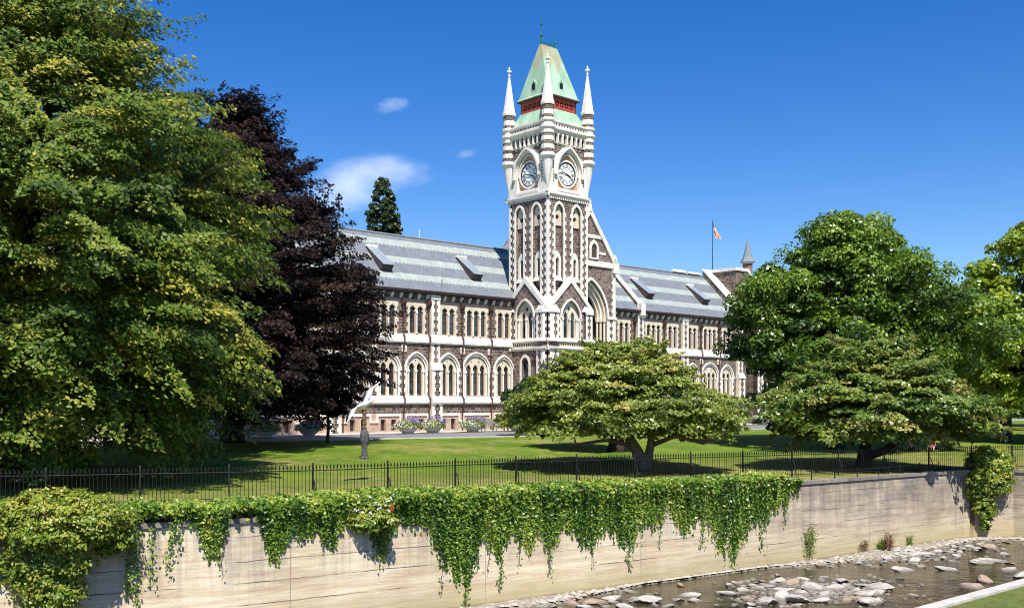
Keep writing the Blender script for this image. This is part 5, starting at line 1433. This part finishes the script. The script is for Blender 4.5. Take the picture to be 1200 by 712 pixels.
# ------------------------------------------------------------------ rocks
random.seed(17)
def rock_mesh(seed, mt):
    r = random.Random(seed); import bmesh
    bm = bmesh.new(); bmesh.ops.create_icosphere(bm, subdivisions=3, radius=1)
    pl = [(Vector((r.gauss(0, 1), r.gauss(0, 1), r.gauss(0, .8))).normalized(), r.uniform(.45, .9)) for _ in range(11)]
    for v in bm.verts:
        d = v.co.normalized(); s = 1.1
        for n_, dist in pl:
            c = d.dot(n_)
            if c > 0: s = min(s, dist/c) if c > .2 else s
        v.co = d*s*(1+r.uniform(-.018, .018))
    me = D.meshes.new('river_rock'); bm.to_mesh(me); bm.free(); me.materials.append(MT[mt]); return me
RM = [rock_mesh(i, 'rock') for i in range(12)]+[rock_mesh(50+i, 'rock_brown') for i in range(3)]
rocks = []
def try_rock(xp, yp, r, force=False, brown=False, flat=.33):
    Y = 6.9*1200/(yp-472); X = px(xp, Y)
    r *= 1.02
    p = Vector((X, Y))
    t = (p-K0).dot(KN)
    if t > -.25 or Y > wall_at(X)-.12-r*.5: return False
    for (q, rq) in rocks:
        if (p-q).length < (r+rq)*(.72): return False
    rocks.append((p, r))
    o = D.objects.new('river_rock', RM[random.randrange(12, 15) if brown or random.random() < .1 else random.randrange(12)]); link(o)
    fl = flat*random.uniform(.7, 1.25); o.scale = (r*random.uniform(.9, 1.35), r*random.uniform(.7, 1.0), r*fl)
    o.location = (X, Y, -4.5+r*fl*random.uniform(.05, .35)); o.rotation_euler = (random.uniform(-.2, .2), random.uniform(-.2, .2), random.uniform(0, 6.3))
    big = r > .42
    o['label'] = ('large pale angular boulder in the shallow river' if big else 'medium pale grey stone lying in the river shallows' if r > .2 else 'small pale stone in the river shallows')
    o['category'] = 'rock'; o['group'] = 'large boulders in the river' if big else 'medium stones in the river' if r > .2 else 'small stones in the river'
    return True
for xp, yp, r, br in [(1153, 680, .62, 1), (1112, 668, .42, 0), (1165, 657, .5, 0), (1182, 668, .4, 0), (1153, 660, .55, 0), (1140, 688, .62, 1), (1178, 650, .36, 0), (1195, 676, .4, 0), (1185, 660, .3, 0), (1160, 642, .42, 1),
                   (1030, 690, .6, 0), (1012, 697, .5, 0), (925, 684, .42, 1), (950, 690, .6, 0), (976, 690, .45, 0), (900, 705, .5, 0), (870, 692, .45, 0), (915, 700, .55, 0), (990, 704, .4, 0), (940, 705, .5, 0), (1022, 706, .5, 0),
                   (1070, 651, .5, 0), (1058, 668, .5, 0), (1040, 655, .4, 0), (1085, 650, .42, 0), (805, 698, .4, 0), (760, 705, .5, 0), (695, 706, .5, 1), (720, 702, .45, 0), (670, 708, .4, 0)]:
    try_rock(xp, yp, r, brown=bool(br))
CL = [(650, 708, 50, 4, 18, .15, .36), (740, 702, 40, 4, 18, .12, .34), (945, 694, 42, 8, 46, .13, .42), (900, 688, 26, 6, 12, .1, .3), (1000, 688, 30, 6, 14, .12, .36), (885, 706, 22, 4, 8, .12, .3),
      (945, 659, 25, 3, 20, .1, .28), (1000, 654, 40, 5, 36, .12, .38), (1060, 648, 45, 6, 38, .12, .38), (1105, 638, 35, 4, 26, .1, .3), (1150, 630, 30, 4, 20, .1, .3), (1185, 626, 20, 4, 12, .1, .3), (870, 668, 30, 3, 8, .08, .2), (800, 684, 30, 3, 7, .08, .22),
      (1170, 662, 25, 12, 12, .1, .28), (1100, 672, 30, 6, 5, .08, .2), (800, 704, 30, 6, 5, .08, .22), (600, 714, 30, 3, 8, .15, .3)]
for cx, cy, sx_, sy_, n_, r0, r1 in CL:
    k = 0; tries = 0
    while k < n_ and tries < n_*14 and len(rocks) < 292:
        tries += 1
        xp, yp = random.gauss(cx, sx_), random.gauss(cy, sy_)
        if yp < 560: continue
        if try_rock(xp, yp, random.uniform(r0, r1)*(.8 if random.random() < .5 else 1.0)): k += 1
# pebbles nobody could count
MT['pebble'] = rockm('pebble_stone', (.26, .23, .19), (.56, .51, .43), (.40, .37, .33))
pb = MB().use('pebble'); random.seed(5)
for _ in range(1300):
    X = random.uniform(-2, 26); wdt = interp(X, [(-2, .9), (1, 1.5), (3.5, .7), (5, .12), (10.5, .12), (12.5, 1.2), (16, 2.3), (19, 1.9), (22, 1.1), (26, 1.1)])
    f = random.random()**.8*wdt; Yc = wall_at(X)-.12-f*.85; Xc = X+f*.5; r = random.uniform(.03, .10); z = -4.42 if f < wdt*.7 else -4.5
    k = len(pb.v); rz = random.random()*3
    for i in range(5): a = rz+i*2*PI/5; pb.v.append(Vector((Xc+r*1.2*math.cos(a), Yc+r*math.sin(a), z)))
    pb.v.append(Vector((Xc+r*.2, Yc, z+r*.75)))
    for i in range(5): pb.face((k+i, k+(i+1) % 5, k+5))
for _ in range(1100):
    xp = random.gauss(950, 46); yp = random.gauss(694, 8)
    if random.random() < .3: xp = random.gauss(1060, 50); yp = random.gauss(648, 6)
    if yp < 630: continue
    Yc = 6.9*1200/(yp-472); Xc = px(xp, Yc)
    if (Vector((Xc, Yc))-K0).dot(KN) > -.3 or Yc > wall_at(Xc)-.2: continue
    r = random.uniform(.04, .13); k = len(pb.v); rz = random.random()*3; z = -4.52
    for i in range(6): a = rz+i*2*PI/6; q_ = random.uniform(.75, 1.25); pb.v.append(Vector((Xc+r*1.25*q_*math.cos(a), Yc+r*q_*math.sin(a), z)))
    for i in range(6): a = rz+i*2*PI/6; q_ = random.uniform(.45, .8); pb.v.append(Vector((Xc+r*1.2*q_*math.cos(a), Yc+r*q_*math.sin(a), z+r*random.uniform(.45, .8))))
    for i in range(6): j = (i+1) % 6; pb.face((k+i, k+j, k+6+j, k+6+i))
    pb.face([k+6+i for i in range(6)])
tag(pb.build('pebbles'), 'small loose pebbles strewn along the foot of the river wall', 'pebbles', kind='stuff')

# ------------------------------------------------------------------ people
def ico(mb, c, r, sc=(1, 1, 1), n=10, k=8):
    base = len(mb.v); 
    for i in range(k+1):
        th = PI*i/k
        for j in range(n):
            ph = 2*PI*j/n; mb.v.append(Vector((c[0]+r*sc[0]*math.sin(th)*math.cos(ph), c[1]+r*sc[1]*math.sin(th)*math.sin(ph), c[2]+r*sc[2]*math.cos(th))))
    for i in range(k):
        for j in range(n):
            a, b = base+i*n+j, base+i*n+(j+1) % n; mb.face((a, a+n, b+n, b))
def skin_mesh(name, joints, edges, mats, assign, root=0, parent=None):
    me = D.meshes.new(name); me.from_pydata([j[0] for j in joints], edges, []); o = D.objects.new(name, me); link(o, parent)
    mo = o.modifiers.new('s', 'SKIN'); sv = me.skin_vertices[0].data
    for i, j in enumerate(joints): sv[i].radius = (j[1], j[2] if len(j) > 2 else j[1]); sv[i].use_root = (i == root)
    s2 = o.modifiers.new('d', 'SUBSURF'); s2.levels = 1; s2.render_levels = 1
    dg = C.evaluated_depsgraph_get(); ev = o.evaluated_get(dg); nm = D.meshes.new_from_object(ev)
    o.modifiers.clear(); o.data = nm
    for mm in mats: nm.materials.append(MT[mm])
    idx = [assign(p.center) for p in nm.polygons]; nm.polygons.foreach_set('material_index', idx); nm.polygons.foreach_set('use_smooth', [True]*len(idx)); nm.update()
    return o
def person(loc, rz, label, pose, mats, scale=1.0):
    """mats: skin, top, trousers"""
    root = empty('person', loc, rz); root.scale = (scale,)*3; tag(root, label, 'person')
    if pose == 'stand':
        J = [((0, 0, .92), .13, .10), ((0, 0, 1.15), .13, .09), ((0, .0, 1.38), .16, .09), ((0, 0, 1.50), .055), ((0, -.01, 1.57), .055),
             ((-.19, 0, 1.40), .055), ((-.25, -.02, 1.15), .045), ((-.18, -.24, 1.10), .035), ((-.12, -.32, 1.12), .03),
             ((.19, 0, 1.40), .055), ((.25, -.02, 1.15), .045), ((.18, -.24, 1.10), .035), ((.12, -.32, 1.12), .03),
             ((-.09, 0, .86), .09), ((-.10, -.02, .48), .062), ((-.11, .02, .09), .045), ((-.12, -.12, .04), .04),
             ((.09, 0, .86), .09), ((.11, -.01, .48), .062), ((.13, .03, .09), .045), ((.14, -.11, .04), .04)]
        hd = (0, -.02, 1.66)
    else:
        J = [((0, 0, .12), .14, .11), ((0, .03, .36), .13, .09), ((0, .0, .60), .15, .09), ((0, -.02, .71), .055), ((0, -.03, .78), .055),
             ((-.18, 0, .60), .05), ((-.25, -.1, .38), .045), ((-.2, -.3, .33), .035), ((-.16, -.38, .34), .03),
             ((.18, 0, .60), .05), ((.25, -.1, .38), .045), ((.2, -.3, .33), .035), ((.16, -.38, .34), .03),
             ((-.1, -.06, .12), .09), ((-.16, -.42, .36), .065), ((-.15, -.68, .07), .045), ((-.15, -.8, .045), .04),
             ((.1, -.06, .12), .09), ((.18, -.42, .33), .065), ((.2, -.7, .07), .045), ((.2, -.82, .045), .04)]
        hd = (0, -.05, .87)
    E_ = [(0, 1), (1, 2), (2, 3), (3, 4), (2, 5), (5, 6), (6, 7), (7, 8), (2, 9), (9, 10), (10, 11), (11, 12), (0, 13), (13, 14), (14, 15), (15, 16), (0, 17), (17, 18), (18, 19), (19, 20)]
    zh = J[0][0][2]+.02
    def asg(c):
        if c.z > J[3][0][2]-.01: return 0
        hand = (Vector(c)-Vector(J[8][0])).length < .09 or (Vector(c)-Vector(J[12][0])).length < .09
        if hand: return 0
        if pose != 'stand' and c.y < -.12 and not (abs(c.x) > .13 and c.y > -.38 and c.z > .3 and c.z < .42 and False): return 2 if c.z < .44 else 1
        return 1 if c.z > zh else (2 if c.z > .1 or pose != 'stand' else 3)
    skin_mesh('body', J, E_, [mats[0], mats[1], mats[2], 'black'], asg, 0, root)
    m = MB().use(mats[0]); ico(m, hd, .105, (.78, .92, 1.12), 14, 12); ico(m, (hd[0], hd[1]-.10, hd[2]-.01), .02, (.8, 1, 1.3), 8, 6)
    for sg in (-1, 1): ico(m, (hd[0]+sg*.085, hd[1], hd[2]), .025, (.4, .8, 1.2), 8, 6)
    m.use('black')
    for sg in (-1, 1): ico(m, (hd[0]+sg*.034, hd[1]-.088, hd[2]+.015), .011, (1, .6, .8), 8, 6)
    m.use('redshirt'); ico(m, (hd[0], hd[1]-.088, hd[2]-.055), .022, (1, .4, .3), 8, 6)
    m.build('head', root, smooth=True)
    m = MB().use('hair'); ico(m, (hd[0], hd[1]+.02, hd[2]+.03), .112, (.82, .95, 1.0), 14, 10); m.build('hair', root, smooth=True)
    # hands: palm, four fingers and a thumb each
    m = MB().use(mats[0])
    for sg, jn in ((-1, 8), (1, 12)):
        h = Vector(J[jn][0]); d = (h-Vector(J[jn-1][0])).normalized(); s_ = Vector((0, 0, 1)); 
        m.tube([h-d*.02, h+d*.07], [.024, .03], 8)
        for f_ in range(4):
            o_ = h+d*.06+s_*(-.027+.018*f_); m.tube([o_, o_+d*.03, o_+d*.05+Vector((-sg*.012, 0, 0)), o_+d*(.055 if f_ in (0, 3) else .065)+Vector((-sg*.03, 0, 0))], [.009, .0085, .008, .006], 6)
        m.tube([h+s_*.015, h+s_*.04+d*.03, h+s_*.045+d*.055], [.011, .009, .007], 6)
    m.build('hands', root, smooth=True)
    return root
p = at(427, 54)
sc_ = empty('stone_post', p, .5); sc_.scale = (.78, .78, 1.0); tag(sc_, 'dark weathered carved stone post standing on the lawn below the copper beech', 'post')
MT['darkstone'] = noisy('dark_weathered_stone', (.03, .03, .036), (.16, .15, .155), 7, .9, 1.0)
MT['carved'] = noisy('carved_timber', (.05, .028, .018), (.26, .16, .11), 9, .9, 1.0)
m = MB().use('darkstone'); lathe(m, [(.30, -.1), (.30, .08), (.22, .12), (.19, .5), (.22, .75), (.29, .95), (.31, 1.25), (.27, 1.45), (.17, 1.52), (.15, 1.56)], (0, 0), 9); m.build('base', sc_)
m = MB().use('carved'); lathe(m, [(.15, 1.54), (.17, 1.62), (.12, 1.74), (.16, 1.86), (.12, 1.98), (.16, 2.12), (.12, 2.26), (.15, 2.40), (.13, 2.52), (.17, 2.6), (.05, 2.68)], (0, 0), 8); m.build('shaft', sc_)
p = at(1066, 68); person(p, .4, 'person in pink top sitting on the grass beneath the layered tree, left of two', 'sit', ('skin', 'pinkshirt', 'trousers'))
p = at(1092, 68); person(p, -.5, 'person in red top sitting on the grass beneath the layered tree, right of two', 'sit', ('skin', 'redshirt', 'pinkshirt'))

# gull in flight
gx, gy = 427, 42.
g = empty('gull', (px(gx, gy), gy, pz(474, gy)), 0); g.scale = (1.9,)*3; tag(g, 'white gull flying past the copper beech with one wing raised and one lowered', 'bird')
m = MB().use('feather')
ax_ = Vector((.55, -.3, .25)).normalized()
m.tube([Vector((0, 0, 0))+ax_*t for t in (-.30, -.24, -.14, 0, .10, .16, .19, .225, .25)], [.012, .035, .06, .075, .06, .038, .04, .036, .012], 12)
m.build('body', g, smooth=True)
MB().use('beak').tube([ax_*.245, ax_*.27, ax_*.295+Vector((0, 0, -.008))], [.012, .01, .002], 8).build('beak', g)
for sg in (1, -1):
    m = MB().use('feather')
    tip = Vector((.30, .12, .48)) if sg > 0 else Vector((-.36, -.12, -.38))
    mid = tip*.5+Vector((-.05, 0, .08 if sg > 0 else .10)); ch = ax_*.17
    pts_ = [(Vector((0, 0, .02)), .12), (mid*.6, .13), (mid, .12), (mid.lerp(tip, .5), .095), (tip, .03)]
    k = 0
    for j, (c_, w_) in enumerate(pts_):
        m.v += [c_+ax_*w_, c_+Vector((0, 0, .014))+ax_*w_*.2, c_-ax_*w_*1.2, c_-Vector((0, 0, .006))]
    for j in range(len(pts_)-1):
        for q in range(4): a = j*4+q; b = j*4+(q+1) % 4; m.face((a, b, b+4, a+4))
    m.build('wing', g, smooth=True)
m = MB().use('feather'); b_ = ax_*-.26; sd = ax_.cross(Vector((0, 0, 1))).normalized()
m.v += [b_+sd*.03, b_-sd*.03, b_-ax_*.13-sd*.085, b_-ax_*.13+sd*.085, b_+Vector((0, 0, .012))]
m.face((0, 1, 2, 3)); m.face((4, 3, 2)); m.face((4, 0, 3)); m.face((4, 2, 1)); m.build('tail', g)

# ------------------------------------------------------------------ planters, bench, lamp, flagpole
def planter(s, p, label, kind, sc=1.0):
    q = fac(s, p, -.07); o = empty('planter', q, RZ); o.scale = (sc,)*3; tag(o, label, 'planter', 'planters of flowers along the path')
    m = MB().use('planter'); n = 8
    m.tube([(0, 0, .0), (0, 0, .12), (0, 0, .14), (0, 0, .48), (0, 0, .50), (0, 0, .58), (0, 0, .58), (0, 0, .52)], [.50, .50, .58, .88, .94, .94, .84, .80], n); m.build('pot', o)
    global rng
    rng = np.random.default_rng(int(abs(s)*10)+3)
    def mass(nm, lm, nn, cz, r, rz, sz, bias=0):
        v = rng.normal(size=(nn, 3)); v /= np.linalg.norm(v, axis=1, keepdims=True); v[:, 2] = np.abs(v[:, 2])
        P = v*np.array([r, r*.9, rz])*rng.uniform(.75, 1.05, (nn, 1))+np.array([bias, 0, cz]); leaf_mesh(nm, P, v+rng.normal(size=(nn, 3))*.4, sz*rng.uniform(.6, 1.3, nn), rng.uniform(0, 1, nn), LF[lm], o)
    mass('foliage', 'bush', 1500, .42, 1.12, .68, .075)
    if 'w' in kind: mass('white_flowers', 'white_fl', 300, .46, 1.15, .62, .06, -.3)
    if 'p' in kind: mass('purple_flowers', 'purple_fl', 420, .74, .95, .72, .06, .38)
    return o
planter(-.6, 4.6, 'white planter with white and purple flowers partly behind the standing person', 'wp')
def s_at(xp, p):
    u = (xp-600)/1200; ox = F0.x+FN.x*p; oz = F0.y+FN.y*p; return (u*oz-ox)/(FD.x-u*FD.y)
planter(s_at(507, 4.0), 4.0, 'planter of purple and white flowers beside the white buttress of the left wing', 'wp')
planter(s_at(554, 4.0), 4.0, 'planter of white and purple flowers immediately left of the grey bench', 'wp')
planter(s_at(605, 4.0), 4.0, 'planter with green foliage immediately right of the grey bench', 'w', .9)
planter(s_at(362, 4.6), 4.6, 'pale planter with purple flowers just right of the copper beech trunk and sapling shade', 'wp', .95)
planter(s_at(310, 5), 5.0, 'shaded planter right behind the copper beech trunk', 'w', 1.1)
planter(s_at(222, 5), 5.0, 'shaded planter left of the copper beech trunk', 'w', 1.1)
planter(s_at(672, 6), 6.0, 'planter glimpsed under the pale spreading tree near the tower foot', 'w')
planter(s_at(868, 3.6), 3.6, 'planter overflowing with purple flowers at the foot of the right wing', 'p', 1.25)
planter(s_at(893, 4), 4.0, 'planter with purple flowers left of the big dark trunk', 'wp', 1.1)
sb = s_at(579, 3.0)
q = fac(sb, 3.0, -.07); bo = empty('garden_bench', q, RZ); tag(bo, 'long grey wooden bench with solid back against the plinth of the left wing', 'bench')
m = MB().use('bench').frame()
for i in range(5): m.box(-1.6, 1.6, .42, .46, .42-i*.1, .325-i*.1)
m.build('seat', bo)
m = MB().use('bench').frame()
for i in range(6): m.box(-1.6, 1.6, .48+i*.10, .572+i*.10, -.05-i*.03, -.10-i*.03)
m.build('backrest', bo)
for x in (-1.35, 0, 1.35):
    m = MB().use('bench').frame(); m.box(x-.05, x+.05, 0, .42, .38, .30); m.box(x-.05, x+.05, 0, 1.0, -.1, -.18) if x == 0 else m.box(x-.05, x+.05, 0, 1.02, -.13, -.2); m.box(x-.045, x+.045, .34, .415, .38, -.12); m.build('leg', bo)
# street lamp in front of the tower
Yl = 88.; lp = empty('street_lamp', (px(637, Yl), Yl, -.1)); tag(lp, 'black lantern lamp post standing in front of the clock tower corner', 'street lamp')
MB().use('iron').tube([(0, 0, 0), (0, 0, .5), (0, 0, .55), (0, 0, 1.2), (0, 0, 4.8), (0, 0, 4.85), (0, 0, 5.0)], [.16, .15, .10, .07, .05, .1, .1], 10).build('pole', lp)
m = MB().use('lantern').tube([(0, 0, 5.02), (0, 0, 5.62)], [.17, .3], 6); la = m.build('lantern', lp)
MB().use('iron').tube([(0, 0, 5.62), (0, 0, 5.66), (0, 0, 5.9), (0, 0, 5.95), (0, 0, 6.25)], [.36, .34, .12, .06, .02], 6).build('cap', lp)
m = MB().use('iron')
for i in range(6):
    a = PI/3*i; m.tube([(.172*math.cos(a), .172*math.sin(a), 5.0), (.305*math.cos(a), .305*math.sin(a), 5.63)], .018, 4)
m.build('lantern_frame', lp)
# flagpole on the roof
fp = fac(53.0, -5.2, 17.9); fl = empty('flagpole', fp, 0); tag(fl, 'thin flagpole on the roof with a limp orange and white flag', 'flagpole')
MB().use('iron').tube([(0, 0, 0), (0, 0, 6.9), (0, 0, 6.92), (0, 0, 7.05)], [.055, .03, .08, .01], 8).build('pole', fl)
m = MB(); nz_, nw_ = 14, 5
def flagm():
    mm, t, b = mat('flag_cloth', .9, .1)
    tcn = N(t, 'ShaderNodeTexCoord'); w_ = N(t, 'ShaderNodeTexNoise'); w_.inputs['Scale'].default_value = 1.6; L(t, tcn.outputs['Object'], w_.inputs['Vector'])
    L(t, ramp(t, w_.outputs[0], [(.38, (.62, .16, .06)), (.47, (.72, .30, .14)), (.53, (.8, .70, .6)), (.60, (.55, .12, .07))]), b.inputs['Base Color']); return mm
MT['flag'] = flagm(); m.use('flag')
for i in range(nz_+1):
    f = i/nz_; 
    for j in range(nw_+1):
        g_ = j/nw_; m.v.append(Vector((.05+f*.75*g_+f*.35+.0, .12*math.sin(j*2.2+i*.3)*(1-g_*.3), 6.85-f*2.05-g_*.15*(1-f))))
for i in range(nz_):
    for j in range(nw_): a = i*(nw_+1)+j; m.face((a, a+1, a+nw_+2, a+nw_+1))
m.build('flag', fl, smooth=True)
